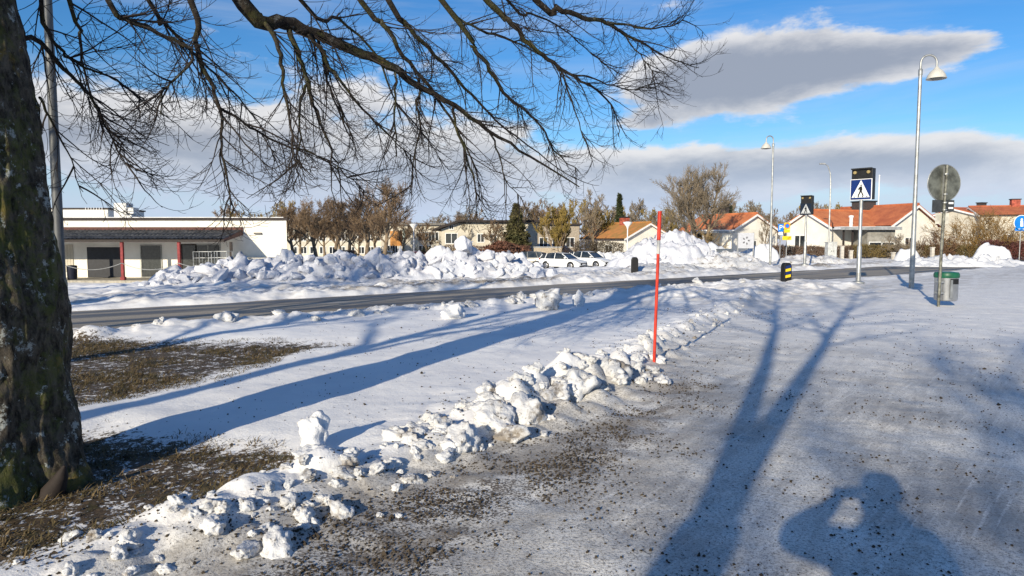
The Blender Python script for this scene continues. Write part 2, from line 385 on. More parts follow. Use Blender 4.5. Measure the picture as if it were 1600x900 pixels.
# road: a sheet in the trough, edges buried in the snow
def build_road():
    s = np.concatenate([np.arange(-60, 70, .5), np.arange(70, 400, 8.)]); q = np.arange(Q_NEAR - 1.2, Q_FAR + 1.25, .2)
    S, Q = np.meshgrid(s, q); crown = Z_ROAD + .05 * (1 - ((Q - 15.75) / 3.5) ** 2)
    x = S * RA[0] + Q * RN[0]; y = S * RA[1] + Q * RN[1]
    n = 1 / (RA[0] ** 2 + RA[1] ** 2)
    V = np.stack([x.ravel() * n, y.ravel() * n, crown.ravel()], 1)
    i = np.arange(S.size).reshape(S.shape); F = np.stack([i[:-1, :-1], i[:-1, 1:], i[1:, 1:], i[1:, :-1]], -1).reshape(-1, 4)
    m = bpy.data.materials.new('asphalt'); m.use_nodes = True; T = NT(m.node_tree); b = T.n['Principled BSDF']
    pos = T.node('ShaderNodeNewGeometry').outputs['Position']
    along = T.rot2(pos, -38.3, .07, 1.5)
    st = T.noise(along, 1., 6, .6); fi = T.noise(pos, 45, 4); bi = T.noise(pos, .5, 4)
    c = T.mix(T.smooth(T.math('ADD', st, T.math('MULTIPLY', T.math('SUBTRACT', T.noise(pos, .07, 2), .5), .5)), .38, .60), (.05, .05, .052), (.33, .29, .235))
    c = T.mix(T.smooth(fi, .45, .7, 0., .5), c, (.10, .095, .09))
    c = T.mix(T.smooth(T.math('ADD', T.math('MULTIPLY', st, .6), T.math('MULTIPLY', bi, .5)), .62, .78, 0., .7), c, (.55, .54, .54))
    T.put(b.inputs['Base Color'], c); T.put(b.inputs['Roughness'], T.smooth(st, .35, .6, .45, .85)); b.inputs['Specular IOR Level'].default_value = .3
    bn = T.node('ShaderNodeBump'); bn.inputs['Strength'].default_value = .4; bn.inputs['Distance'].default_value = .01
    T.put(bn.inputs['Height'], fi); T.l.new(bn.outputs[0], b.inputs['Normal'])
    tag(link('road', mesh_np('road', V, F), m), kind='structure', label='grey asphalt road with dry and wet wheel tracks between snow banks')
build_road()

def snow_material(name, dirt=.3, blue=0.):
    m = bpy.data.materials.new(name); m.use_nodes = True; T = NT(m.node_tree); b = T.n['Principled BSDF']
    pos = T.node('ShaderNodeNewGeometry').outputs['Position']
    big = T.noise(pos, 1.6, 5, .6); mid = T.noise(pos, 8., 5, .65); fine = T.noise(pos, 45., 4, .6)
    w = .80 - .34 * dirt - .08 * blue; c = T.mix(T.smooth(big, .3, .7), (w, w, w * 1.02 + .03 * blue), (w * .78, w * (.80 + .02 * blue), w * (.84 + .08 * blue)))
    sf = T.smooth(T.math('SUBTRACT', T.math('ADD', T.math('MULTIPLY', fine, .55), T.math('MULTIPLY', mid, .45)), .74 - dirt * .3), -.03, .05)
    c = T.mix(T.math('MULTIPLY', T.smooth(mid, .45, .75), dirt * .9), c, (.34, .30, .25))
    c = T.mix(T.math('MULTIPLY', sf, .9), c, (.06, .045, .03))
    if dirt > .4: c = T.mix(T.smooth(T.noise(pos, 3.1, 5, .7), .54, .66, 0., .8), c, (.13, .10, .07))
    T.put(b.inputs['Base Color'], c); b.inputs['Roughness'].default_value = .7; b.inputs['Specular IOR Level'].default_value = .25
    bn = T.node('ShaderNodeBump'); bn.inputs['Strength'].default_value = .7; bn.inputs['Distance'].default_value = .03
    T.put(bn.inputs['Height'], T.math('ADD', mid, T.math('MULTIPLY', fine, .35))); T.l.new(bn.outputs[0], b.inputs['Normal'])
    return m
SNOW_DIRTY = snow_material('snow_dirty', .5); SNOW_CLEAN = snow_material('snow_clean', .12); SNOW_ICE = snow_material('snow_ice', .27, 1.)

# ---- lumps and blocks of snow (shared meshes)
def lump_mesh(seed, sub=4, amp=.38):
    bm = bmesh.new(); bmesh.ops.create_icosphere(bm, subdivisions=sub, radius=1.)
    r = random.Random(seed); off = Vector((r.uniform(-50, 50), r.uniform(-50, 50), r.uniform(-50, 50)))
    cuts = [(Vector((r.gauss(0, 1), r.gauss(0, 1), r.gauss(0, .8))).normalized(), r.uniform(.55, .85)) for _ in range(6)]
    for v in bm.verts:
        p = v.co.copy()
        for n, k in cuts:
            e = p.dot(n) - k
            if e > 0: p -= n * e * .85
        d = mnoise.fractal(p * 1.6 + off, .9, 2.1, 5) * amp + .09 * mnoise.noise(p * 7 + off) + .045 * mnoise.noise(p * 15 - off) - .22 * max(0, .22 - abs(mnoise.noise(p * 1.9 - off)))
        v.co = p * (1 + d)
    for f in bm.faces: f.smooth = True
    me = bpy.data.meshes.new('snow_lump'); bm.to_mesh(me); bm.free(); return me
LUMPS = [lump_mesh(s) for s in range(10)]
for m_ in LUMPS: m_.materials.append(SNOW_DIRTY)
LUMPS_C = [m_.copy() for m_ in LUMPS]
for m_ in LUMPS_C: m_.materials.clear(); m_.materials.append(SNOW_CLEAN)
def block_mesh(seed):
    r = random.Random(seed); bm = bmesh.new()
    for _ in range(15):
        v = Vector((r.gauss(0, 1), r.gauss(0, 1), r.gauss(0, 1))).normalized(); v = Vector((v.x * 1.05, v.y * .9, v.z * .8)) * r.uniform(.85, 1.1); bm.verts.new(v)
    bmesh.ops.convex_hull(bm, input=list(bm.verts))
    bmesh.ops.delete(bm, geom=[v for v in bm.verts if not v.link_faces], context='VERTS')
    bmesh.ops.bevel(bm, geom=list(bm.edges), offset=.07, segments=1, affect='EDGES')
    bmesh.ops.triangulate(bm, faces=list(bm.faces)); bmesh.ops.subdivide_edges(bm, edges=list(bm.edges), cuts=2, use_grid_fill=True)
    for v in bm.verts: v.co *= 1 + .13 * mnoise.fractal(v.co * 2.2 + Vector((seed, 0, 0)), 1., 2., 3)
    me = bpy.data.meshes.new('snow_block'); bm.to_mesh(me); bm.free(); me.materials.append(SNOW_ICE); return me
BLOCKS = [block_mesh(100 + s) for s in range(9)]

def scatter_lump(parent, x, y, size, sq=(1, 1, .8), sink=.35, meshes=None, name='snow_lump', rng=rnd, z=None):
    me = (meshes or LUMPS)[rng.randrange(len(meshes or LUMPS))]
    o = link(name, me, None, parent); z = Hz(x, y) if z is None else z
    o.location = (x - (parent.location.x if parent else 0), y - (parent.location.y if parent else 0), z + size * sq[2] * (1 - 2 * sink) * .8 - (parent.location.z if parent else 0))
    o.scale = (size * sq[0], size * sq[1], size * sq[2]); o.rotation_euler = (rng.uniform(-.4, .4), rng.uniform(-.4, .4), rng.uniform(0, 6.28))
    return o
def bank_at(t):
    i = min(int(t), len(BANK) - 2); k = t - i
    return (BANK[i][0] * (1 - k) + BANK[i + 1][0] * k, BANK[i][1] * (1 - k) + BANK[i + 1][1] * k)
bank = thing('snow_bank', 'low ridge of dirty ploughed snow lumps along the gritty path', 'snow bank', (*BANK[6], 0))
rb = random.Random(3)
for _ in range(58):
    t = rb.uniform(1.2, 12.8) if rb.random() < .45 else rb.uniform(5.5, 10.5); x, y = bank_at(t); hb = float(np.interp(t, np.arange(len(BANK_H)), BANK_H))
    x += rb.gauss(0, .16 + hb * .4); y += rb.gauss(0, .10 + hb * .3)
    scatter_lump(bank, x, y, hb * rb.uniform(.18, .5) + .015, (rb.uniform(.8, 1.7), rb.uniform(.7, 1.2), rb.uniform(.5, .9)), .5, rng=rb)
for u, v, sz in ((905, 615, .22), (960, 590, .20), (935, 590, .17), (820, 650, .20), (770, 662, .17), (870, 628, .16), (720, 690, .14), (800, 672, .13), (430, 835, .10), (480, 795, .07), (640, 735, .07), (690, 680, .10), (1010, 590, .09)):
    p = G(u, v, .08); scatter_lump(bank, p.x, p.y, sz * .92, (1.25, .95, .85), .42, rng=rb)
for _ in range(170):
    t = rb.uniform(1., 13.); x, y = bank_at(t); x += rb.gauss(.05, .26); y += rb.gauss(0, .2)
    scatter_lump(bank, x, y, .018 + .045 * rb.random() ** 2, (rb.uniform(.8, 1.6), 1, rb.uniform(.6, .9)), .4, rng=rb)
edge = thing('snow_bank', 'broken ridge of grey snow lumps along the road edge of the lawn', 'snow bank', (-1.3, 14.2, 0))
for _ in range(75):
    s = rb.uniform(-7, 18); q = 12.2 + rb.gauss(0, .28)
    x = (s * RA[0] + q * RN[0]); y = (s * RA[1] + q * RN[1])
    scatter_lump(edge, x, y, .05 + .12 * rb.random() ** 2, (rb.uniform(.8, 1.7), rb.uniform(.8, 1.2), rb.uniform(.5, .9)), .42, rng=rb)
def lone(u, v, z, size, sq, label, meshes=LUMPS, k=0):
    p = G(u, v, z); o = link('snow_lump', meshes[k]); o.location = (p.x, p.y, Hz(p.x, p.y) + size * sq[2] * .55); o.scale = (size * sq[0], size * sq[1], size * sq[2]); o.rotation_euler = (.1, .15, k * 1.3)
    return tag(o, label, 'snow lump')
lone(855, 481, .1, .30, (1.1, .9, 1.0), 'big rounded grey snow boulder on the lawn beside the road', LUMPS, 2)
lone(905, 476, .1, .17, (.8, .8, 1.2), 'narrow upright snow chunk beside the big grey snow boulder', LUMPS_C, 4)
lone(712, 494, .1, .24, (1.2, .9, .7), 'low white snow lump on the lawn edge by the road', LUMPS_C, 5)
lone(492, 712, .02, .135, (.8, .8, 1.25), 'upright snow lump standing alone on smooth snow near the tree', LUMPS_C, 3)
lone(490, 728, .02, .11, (1.3, 1., .6), 'squat snow lump at the foot of the lone upright lump', LUMPS_C, 1)

# ---- grit, soil crumbs and turf: geometry nobody could count
def crumbs(n, seed):
    g = np.random.default_rng(seed)
    x = g.uniform(-4, 9, n * 14); y = 2.4 + g.random(n * 14) ** 1.5 * 12
    _, a = terrain(x, y); pr = np.clip(a['dirt'], 0, 1) ** 1.6 + .055 * a['pack'] + .05 * np.exp(-(a['d'] / .8) ** 2) + .012 + .1 * a['grass']
    clump = np.clip(.5 + 1.6 * fbm(x, y, .35, 3, 77), .05, 1.5)
    k = g.random(len(x)) < pr * clump * .8; x, y = x[k][:n], y[k][:n]; z, _ = terrain(x, y); n = len(x)
    r = (.0030 + .0085 * g.random(n) ** 3) * np.where(g.random(n) < .012, 1.9, 1)
    base = np.array([(1, 0, 0), (0, 1, 0), (-1, 0, 0), (0, -1, 0), (0, 0, 1), (0, 0, -1)], float)
    V = base[None] * (r[:, None, None] * g.uniform(.55, 1.4, (n, 6, 1)))
    an = g.uniform(0, 6.28, n); c, s = np.cos(an)[:, None], np.sin(an)[:, None]
    V = np.stack([V[..., 0] * c - V[..., 1] * s, V[..., 0] * s + V[..., 1] * c, V[..., 2] * .8], -1) + np.stack([x, y, z + r * .4], 1)[:, None]
    f = np.array([(0,1,4),(1,2,4),(2,3,4),(3,0,4),(1,0,5),(2,1,5),(3,2,5),(0,3,5)])
    F = (f[None] + (np.arange(n) * 6)[:, None, None]).reshape(-1, 3)
    return mesh_np('gravel', V.reshape(-1, 3), F, False)
tag(link('gravel', crumbs(46000, 5), M('soil_crumb', (.06, .045, .03), .9, var=.2, scale=3, col2=(.03, .024, .018))), 'dark grit and soil crumbs scattered on the icy path edge', 'gravel', kind='stuff')
def turf(n, seed):
    g = np.random.default_rng(seed); x = g.uniform(-9, -1, n * 5); y = g.uniform(2.4, 10.8, n * 5)
    _, a = terrain(x, y); cl = np.clip(.45 + 1.8 * fbm(x, y, .4, 3, 81), 0, 1)
    k = (g.random(len(x)) < a['grass'] * cl) & (a['grass'] > .3); x, y = x[k][:n], y[k][:n]; z, _ = terrain(x, y); n = len(x)
    an = g.uniform(0, 6.28, n); L = g.uniform(.025, .075, n); up = g.uniform(.1, .75, n); w = g.uniform(.0018, .004, n)
    dx, dy = np.cos(an), np.sin(an); p = np.stack([x, y, z - .003], 1)
    side = np.stack([-dy * w, dx * w, 0 * w], 1); mid = p + np.stack([dx * L * .5, dy * L * .5, L * up * .7], 1); tip = p + np.stack([dx * L, dy * L, L * up], 1)
    V = np.stack([p - side, p + side, mid + side * .8, mid - side * .8, tip], 1)
    o = (np.arange(n) * 5)[:, None]
    F = np.concatenate([o + np.array([[0, 1, 2]]), o + np.array([[0, 2, 3]]), o + np.array([[3, 2, 4]])])
    return mesh_np('grass', V.reshape(-1, 3), F, False)
tag(link('grass', turf(60000, 6), M('dead_grass', (.17, .12, .06), .85, var=.2, scale=9, col2=(.05, .045, .017))), 'matted brown winter grass around the tree foot', 'grass', kind='stuff')
# ------------------------------------------------------------------ trees
def tubes_mesh(name, polys):
    """polys: (points, radii, sides); one mesh, made in batches of equal shape"""
    groups = {}
    for p, r, n in polys: groups.setdefault((len(p), n), []).append((p, r))
    Vs, Fs, off = [], [], 0
    for (k, n), lst in groups.items():
        Pt = np.array([p for p, _ in lst], float); Rr = np.array([r for _, r in lst], float)
        Tn = np.empty_like(Pt); Tn[:, 1:-1] = Pt[:, 2:] - Pt[:, :-2]; Tn[:, 0] = Pt[:, 1] - Pt[:, 0]; Tn[:, -1] = Pt[:, -1] - Pt[:, -2]
        Tn /= np.linalg.norm(Tn, axis=2, keepdims=True) + 1e-9
        mt = Pt[:, -1] - Pt[:, 0]; ref = np.where((np.abs(mt[:, 2]) > .75 * np.linalg.norm(mt, axis=1))[:, None], np.array([[1., .13, 0]]), np.array([[.1, .05, 1.]]))[:, None]
        B = np.cross(Tn, ref); B /= np.linalg.norm(B, axis=2, keepdims=True) + 1e-9; Nn = np.cross(B, Tn)
        a = np.arange(n) * 2 * np.pi / n
        V = Pt[:, :, None] + Rr[:, :, None, None] * (np.cos(a)[None, None, :, None] * Nn[:, :, None] + np.sin(a)[None, None, :, None] * B[:, :, None])
        i = np.arange(len(lst) * k * n).reshape(len(lst), k, n) + off; j = np.roll(i, -1, 2)
        Fs.append(np.stack([i[:, :-1], j[:, :-1], j[:, 1:], i[:, 1:]], -1).reshape(-1, 4)); Vs.append(V.reshape(-1, 3)); off += V.size // 3
    return mesh_np(name, np.concatenate(Vs), np.concatenate(Fs))
def nrm(v):
    l = math.sqrt(v[0] ** 2 + v[1] ** 2 + v[2] ** 2) + 1e-9; return (v[0] / l, v[1] / l, v[2] / l)
def branch(rg, p, d, L, r0, r1, n, wob, trop, curl=0.):
    """polyline from p along d; trop bends it evenly, curl lifts the tip"""
    pts = [p]; st = L / (n - 1)
    for i in range(1, n):
        k = i / (n - 1)
        d = nrm((d[0] + rg.gauss(0, wob) + trop[0] / n, d[1] + rg.gauss(0, wob) + trop[1] / n, d[2] + rg.gauss(0, wob) + trop[2] / n + curl * k / n * 2))
        p = (p[0] + d[0] * st, p[1] + d[1] * st, p[2] + d[2] * st); pts.append(p)
    return pts, [r0 + (r1 - r0) * i / (n - 1) for i in range(n)]
def side_dir(rg, t, spread, flat=1.):
    a = rg.uniform(0, 6.283); ref = (0, 0, 1) if abs(t[2]) < .9 else (1, 0, 0)
    b = nrm((t[1] * ref[2] - t[2] * ref[1], t[2] * ref[0] - t[0] * ref[2], t[0] * ref[1] - t[1] * ref[0]))
    c = (b[1] * t[2] - b[2] * t[1], b[2] * t[0] - b[0] * t[2], b[0] * t[1] - b[1] * t[0])
    s, k = math.sin(spread), math.cos(spread); u, v = math.cos(a), math.sin(a) * flat
    return nrm(tuple(t[i] * k + (b[i] * u + c[i] * v) * s for i in range(3)))
def along(pts, t):
    f = t * (len(pts) - 1); i = min(int(f), len(pts) - 2); k = f - i
    a, b = pts[i], pts[i + 1]
    return tuple(a[j] + (b[j] - a[j]) * k for j in range(3)), nrm(tuple(b[j] - a[j] for j in range(3)))
BARK = None
def bark_material(name, c1, c2, moss=0., lichen=0.):
    m = bpy.data.materials.new(name); m.use_nodes = True; T = NT(m.node_tree); b = T.n['Principled BSDF']
    tc = T.node('ShaderNodeTexCoord').outputs['Object']
    pl = T.noise(T.mapping(tc, (9, 9, 4.5)), 2.2, 8, .75, .3); bl = T.noise(tc, 1.6, 5, .6); fi = T.noise(tc, 28, 5, .7)
    c = T.mix(T.smooth(pl, .35, .65), c2, c1)
    if moss:
        c = T.mix(T.math('MULTIPLY', T.smooth(T.math('ADD', bl, T.math('MULTIPLY', fi, .4)), .68, .84), moss), c, (.10, .11, .025))
        c = T.mix(T.math('MULTIPLY', T.smooth(T.noise(tc, 3.3, 5, .7), .60, .70), moss), c, (.20, .14, .04))
    if lichen: c = T.mix(T.math('MULTIPLY', T.smooth(T.noise(tc, 8.5, 6, .8), .57, .63), lichen), c, (.36, .38, .36))
    T.put(b.inputs['Base Color'], c); b.inputs['Roughness'].default_value = .9; b.inputs['Specular IOR Level'].default_value = .15
    bn = T.node('ShaderNodeBump'); bn.inputs['Strength'].default_value = .9; bn.inputs['Distance'].default_value = .03
    T.put(bn.inputs['Height'], T.math('ADD', pl, T.math('MULTIPLY', fi, .5))); T.l.new(bn.outputs[0], b.inputs['Normal'])
    return m
BARK_BIG = bark_material('old_bark', (.13, .11, .085), (.018, .015, .012), .7, .95)
BARK_LIMB = bark_material('limb_bark', (.045, .037, .03), (.014, .011, .01), .35, .25)
TWIG = M('twig', (.024, .018, .016), .8, var=.2, scale=4)

TREE = Vector((-3.15, 4.1, 0))
def big_tree():
    root = thing('bare_tree', 'thick mossy trunk of a bare tree with long drooping branches over the lawn', 'tree', TREE)
    nz, na = 230, 140; V = []; r = random.Random(2)
    for i in range(nz):
        z = -.15 + 6.0 * (i / (nz - 1)) ** 1.25
        cx = -.015 * z - .016 * z * z; cy = .03 * z
        for k in range(na):
            a = 2 * math.pi * k / na
            rad = .40 - .030 * z + .16 * math.exp(-max(z + .05, 0) / .28) * (.65 + .5 * math.sin(a * 5 + .6) + .3 * math.sin(a * 3 + 2.)) + .045 * math.exp(-((z - 1.15) / .3) ** 2)
            n = Vector((math.cos(a), math.sin(a), z * .8)); rad += .035 * mnoise.fractal(n * 1.7, 1, 2, 5) + .022 * mnoise.noise(Vector((math.cos(a) * 9, math.sin(a) * 9, z * 3.5))) + .015 * mnoise.noise(Vector((math.cos(a) * 24, math.sin(a) * 24, z * 12)))
            V.append((cx + rad * math.cos(a), cy + rad * math.sin(a), z))
    i = np.arange(nz * na).reshape(nz, na); j = np.roll(i, -1, 1)
    link('trunk', mesh_np('trunk', V, np.stack([i[:-1], j[:-1], j[1:], i[1:]], -1).reshape(-1, 4)), BARK_BIG, root)
    k = MB(); k.tube([(.34, -.12, -.1), (.44, -.16, .06), (.50, -.17, .16), (.52, -.17, .22)], [.09, .065, .035, .008], 9); k.build('root_stub', TWIG, root, smooth=True)
    # limbs seen in the picture: points along each (picture column, row, depth), first joined back to the trunk
    top = Vector((-3.35, 4.25, 4.7))
    L = []
    def limb(pts, r0, r1, from_trunk=True, dens=1.):
        r0 *= .74 if r0 < .06 else .9; r1 *= .7
        w = [P(*p) for p in pts]
        if from_trunk:
            s = top + Vector((0, 0, rnd.uniform(-.8, .6))); e = w[0]; mid = (s + e) / 2 + Vector((0, 0, .45 + .12 * (e - s).length)); w = [s, mid] + w
            rr = [r0 * 1.6, r0 * 1.25] + [r0 + (r1 - r0) * i / (len(pts) - 1) for i in range(len(pts))]
        else: rr = [r0 + (r1 - r0) * i / (len(pts) - 1) for i in range(len(pts))]
        # resample smoothly
        out, ro = [], []
        for i in range(len(w) - 1):
            p0, p1, p2, p3 = w[max(i - 1, 0)], w[i], w[i + 1], w[min(i + 2, len(w) - 1)]
            for k in range(4):
                t = k / 4; q = .5 * ((2 * p1) + (p2 - p0) * t + (2 * p0 - 5 * p1 + 4 * p2 - p3) * t * t + (3 * p1 - p0 - 3 * p2 + p3) * t ** 3)
                out.append(q + Vector((rnd.gauss(0, .008), rnd.gauss(0, .008), rnd.gauss(0, .008)))); ro.append(rr[i] + (rr[i + 1] - rr[i]) * t)
        out.append(w[-1]); ro.append(rr[-1]); L.append(([tuple(o) for o in out], ro, dens, 8 if from_trunk else 0))
    limb([(380, 8, 5.4), (447, 35, 5.7), (495, 53, 5.9), (567, 83, 6.2), (617, 107, 6.4), (647, 131, 6.6), (708, 165, 6.9), (764, 203, 7.2), (830, 245, 7.6), (905, 292, 8.0)], .066, .010)
    limb([(452, 48, 5.7), (468, 93, 5.7), (481, 131, 5.65), (495, 176, 5.6), (519, 235, 5.5), (528, 268, 5.5)], .032, .006, False)
    limb([(481, 131, 5.65), (470, 160, 5.6), (468, 215, 5.5), (462, 262, 5.4)], .018, .005, False)
    limb([(407, 24, 5.5), (433, 67, 5.4), (441, 110, 5.3), (446, 149, 5.3), (460, 213, 5.2), (452, 270, 5.1)], .028, .006, False)
    limb([(480, 52, 5.8), (500, 75, 5.9), (515, 105, 6.0), (545, 145, 6.1), (575, 180, 6.2), (610, 215, 6.4), (650, 250, 6.6)], .028, .006, False)
    limb([(495, 55, 5.9), (505, 100, 6.2), (520, 150, 6.5), (545, 200, 6.7), (560, 250, 6.9)], .02, .005, False)
    limb([(839, 0, 7.2), (868, 13, 7.3), (911, 27, 7.5), (948, 35, 7.7), (972, 51, 7.9), (1007, 69, 8.1), (1039, 88, 8.3), (1092, 106, 8.6)], .045, .006)
    limb([(948, 35, 7.7), (985, 40, 7.8), (1025, 45, 7.9), (1060, 35, 8.0), (1080, 12, 8.1)], .02, .004, False)
    limb([(972, 51, 7.9), (1000, 85, 8.0), (1020, 110, 8.0), (1040, 112, 8.1)], .014, .004, False)
    limb([(761, 0, 6.8), (793, 29, 6.9), (828, 69, 7.1), (865, 99, 7.3), (889, 115, 7.4), (932, 139, 7.6), (959, 173, 7.8), (966, 213, 8.0)], .042, .006)
    limb([(889, 115, 7.4), (920, 120, 7.5), (960, 135, 7.7), (1000, 140, 7.8), (1020, 128, 7.9)], .016, .004, False)
    limb([(875, 108, 7.3), (890, 150, 7.4), (905, 190, 7.4), (920, 235, 7.5)], .016, .004, False)
    limb([(720, 40, 6.6), (740, 75, 6.7), (767, 109, 6.9), (793, 152, 7.1), (828, 179, 7.3), (852, 208, 7.5), (866, 237, 7.6), (905, 268, 7.9)], .034, .006)
    limb([(564, 0, 6.2), (599, 35, 6.3), (631, 88, 6.5), (668, 131, 6.7), (695, 171, 6.9), (720, 215, 7.1), (742, 265, 7.3), (755, 320, 7.4)], .034, .006)
    limb([(607, 0, 6.4), (625, 29, 6.5), (660, 64, 6.7), (700, 107, 7.0), (735, 147, 7.2), (775, 187, 7.5), (840, 240, 7.9), (900, 280, 8.2)], .036, .006)
    limb([(617, 112, 6.4), (618, 150, 6.3), (617, 200, 6.2), (619, 245, 6.2)], .016, .008, False)
    limb([(660, 140, 6.7), (652, 165, 6.6), (655, 200, 6.5), (648, 250, 6.4), (640, 300, 6.3)], .018, .005, False)
    limb([(708, 165, 6.9), (715, 210, 6.9), (735, 260, 7.0), (745, 310, 7.0), (742, 345, 7.0)], .02, .005, False)
    limb([(764, 203, 7.2), (780, 240, 7.3), (790, 280, 7.3), (815, 310, 7.4)], .016, .004, False)
    limb([(300, 0, 4.9), (305, 60, 5.0), (325, 120, 5.1), (345, 170, 5.15), (346, 225, 5.2), (358, 290, 5.2), (366, 330, 5.2)], .03, .005)
    limb([(346, 170, 5.15), (380, 190, 5.3), (420, 215, 5.5), (470, 235, 5.7), (520, 255, 5.9), (560, 290, 6.2), (600, 320, 6.4)], .016, .004, False)
    limb([(170, 0, 4.7), (205, 32, 4.8), (260, 55, 4.9), (303, 85, 5.0), (275, 125, 4.95), (253, 142, 4.9), (253, 180, 4.9)], .026, .004)
    limb([(22, 15, 4.5), (60, 65, 4.8), (110, 118, 5.1), (140, 150, 5.2), (165, 195, 5.4), (190, 245, 5.5), (222, 268, 5.6)], .026, .004)
    limb([(60, 0, 4.6), (90, 70, 5.0), (120, 100, 5.1), (170, 120, 5.3), (215, 150, 5.5), (235, 170, 5.6)], .02, .004)
    limb([(110, 0, 4.7), (125, 60, 5.6), (135, 130, 5.8), (160, 190, 6.0), (200, 230, 6.1)], .02, .004)
    limb([(230, 0, 4.9), (260, 40, 5.4), (310, 90, 5.7), (370, 150, 6.0), (410, 200, 6.2), (430, 250, 6.3)], .022, .004)
    limb([(690, 0, 6.7), (735, 40, 6.9), (790, 60, 7.2), (850, 90, 7.5), (900, 130, 7.7)], .022, .004)
    limb([(790, 0, 7.1), (830, 20, 7.4), (880, 45, 7.7), (925, 85, 8.0), (960, 110, 8.2)], .02, .004)
    limb([(60, 150, 5.0), (85, 200, 5.3), (110, 250, 5.5), (130, 300, 5.6)], .014, .004, False)
    limb([(470, 0, 5.6), (530, 30, 6.6), (590, 90, 7.0), (620, 160, 7.2), (670, 220, 7.4), (700, 280, 7.6)], .024, .004)
    rg = random.Random(21)
    limbs, tw = [], []
    for pts, ro, dens, skip in L:
        limbs.append((pts, ro, 9 if ro[0] > .03 else 6))
        n1 = int(len(pts) * .53 * dens)
        for i in range(n1):
            t = (skip / len(pts) if skip else .06) + rg.random() * (.98 - (skip / len(pts) if skip else .06))
            p, d = along(pts, t); ll = rg.uniform(.3, .9) * (1.1 - .5 * t); dd = side_dir(rg, d, rg.uniform(.45, .95))
            dd = nrm((dd[0] * .9 + .12, dd[1] * .9 + .1, dd[2] - .18))
            b1, r1 = branch(rg, p, dd, ll, .005 + .003 * rg.random(), .002, 8, .09, (.0, .0, -.55), .55); tw.append((b1, r1, 4))
            for j in range(int(3 + ll * 5)):
                t2 = rg.uniform(.12, 1); p2, d2 = along(b1, t2); l2 = rg.uniform(.16, .42) * (1.15 - .4 * t2)
                b2, r2 = branch(rg, p2, side_dir(rg, d2, rg.uniform(.4, .85)), l2, .0027, .0016, 6, .10, (0, 0, -.1), .7); tw.append((b2, r2, 3))
                for m in range(int(1 + l2 * 8)):
                    p3, d3 = along(b2, rg.uniform(.15, 1)); b3, r3 = branch(rg, p3, side_dir(rg, d3, rg.uniform(.5, .95)), rg.uniform(.05, .15), .0018, .0012, 4, .12, (0, 0, .1), .6); tw.append((b3, r3, 3))
        for j in range(int(len(pts) * .9)):      # short twigs straight off the limb
            t = rg.uniform(skip / len(pts) if skip else 0, 1); p, d = along(pts, t)
            b2, r2 = branch(rg, p, side_dir(rg, d, rg.uniform(.5, 1.)), rg.uniform(.1, .3), .0034, .0019, 5, .12, (0, 0, -.15), .5); tw.append((b2, r2, 3))
    loc = TREE
    def loc_poly(ps): return [([(p[0] - loc.x, p[1] - loc.y, p[2] - loc.z) for p in pt], r, n) for pt, r, n in ps]
    for lp in loc_poly(limbs): link('limb', tubes_mesh('limb', [lp]), BARK_LIMB, root)
    # upper crown above the frame
    up = []
    for i in range(5):
        a = i * 1.3 + .4; b, r = branch(rg, (-3.45, 4.3, 5.0), nrm((math.cos(a) * .5 - .1, math.sin(a) * .5, 1)), rg.uniform(4, 5.5), .14, .02, 10, .06, (0, 0, .1)); up.append((b, r, 8))
        for j in range(12):
            p, d = along(b, rg.uniform(.2, 1)); b1, r1 = branch(rg, p, side_dir(rg, d, rg.uniform(.5, .9)), rg.uniform(1, 2.4), .03, .006, 8, .08, (0, 0, -.2), .3); up.append((b1, r1, 5))
            for k in range(8):
                p, d = along(b1, rg.uniform(.15, 1)); b2, r2 = branch(rg, p, side_dir(rg, d, .7), rg.uniform(.3, .9), .007, .003, 6, .09, (0, 0, -.1), .3); tw.append((b2, r2, 3))
    link('upper_limbs', tubes_mesh('upper_limbs', loc_poly(up)), BARK_LIMB, root)
    link('crown', tubes_mesh('crown', loc_poly(tw)), TWIG, root)
big_tree()

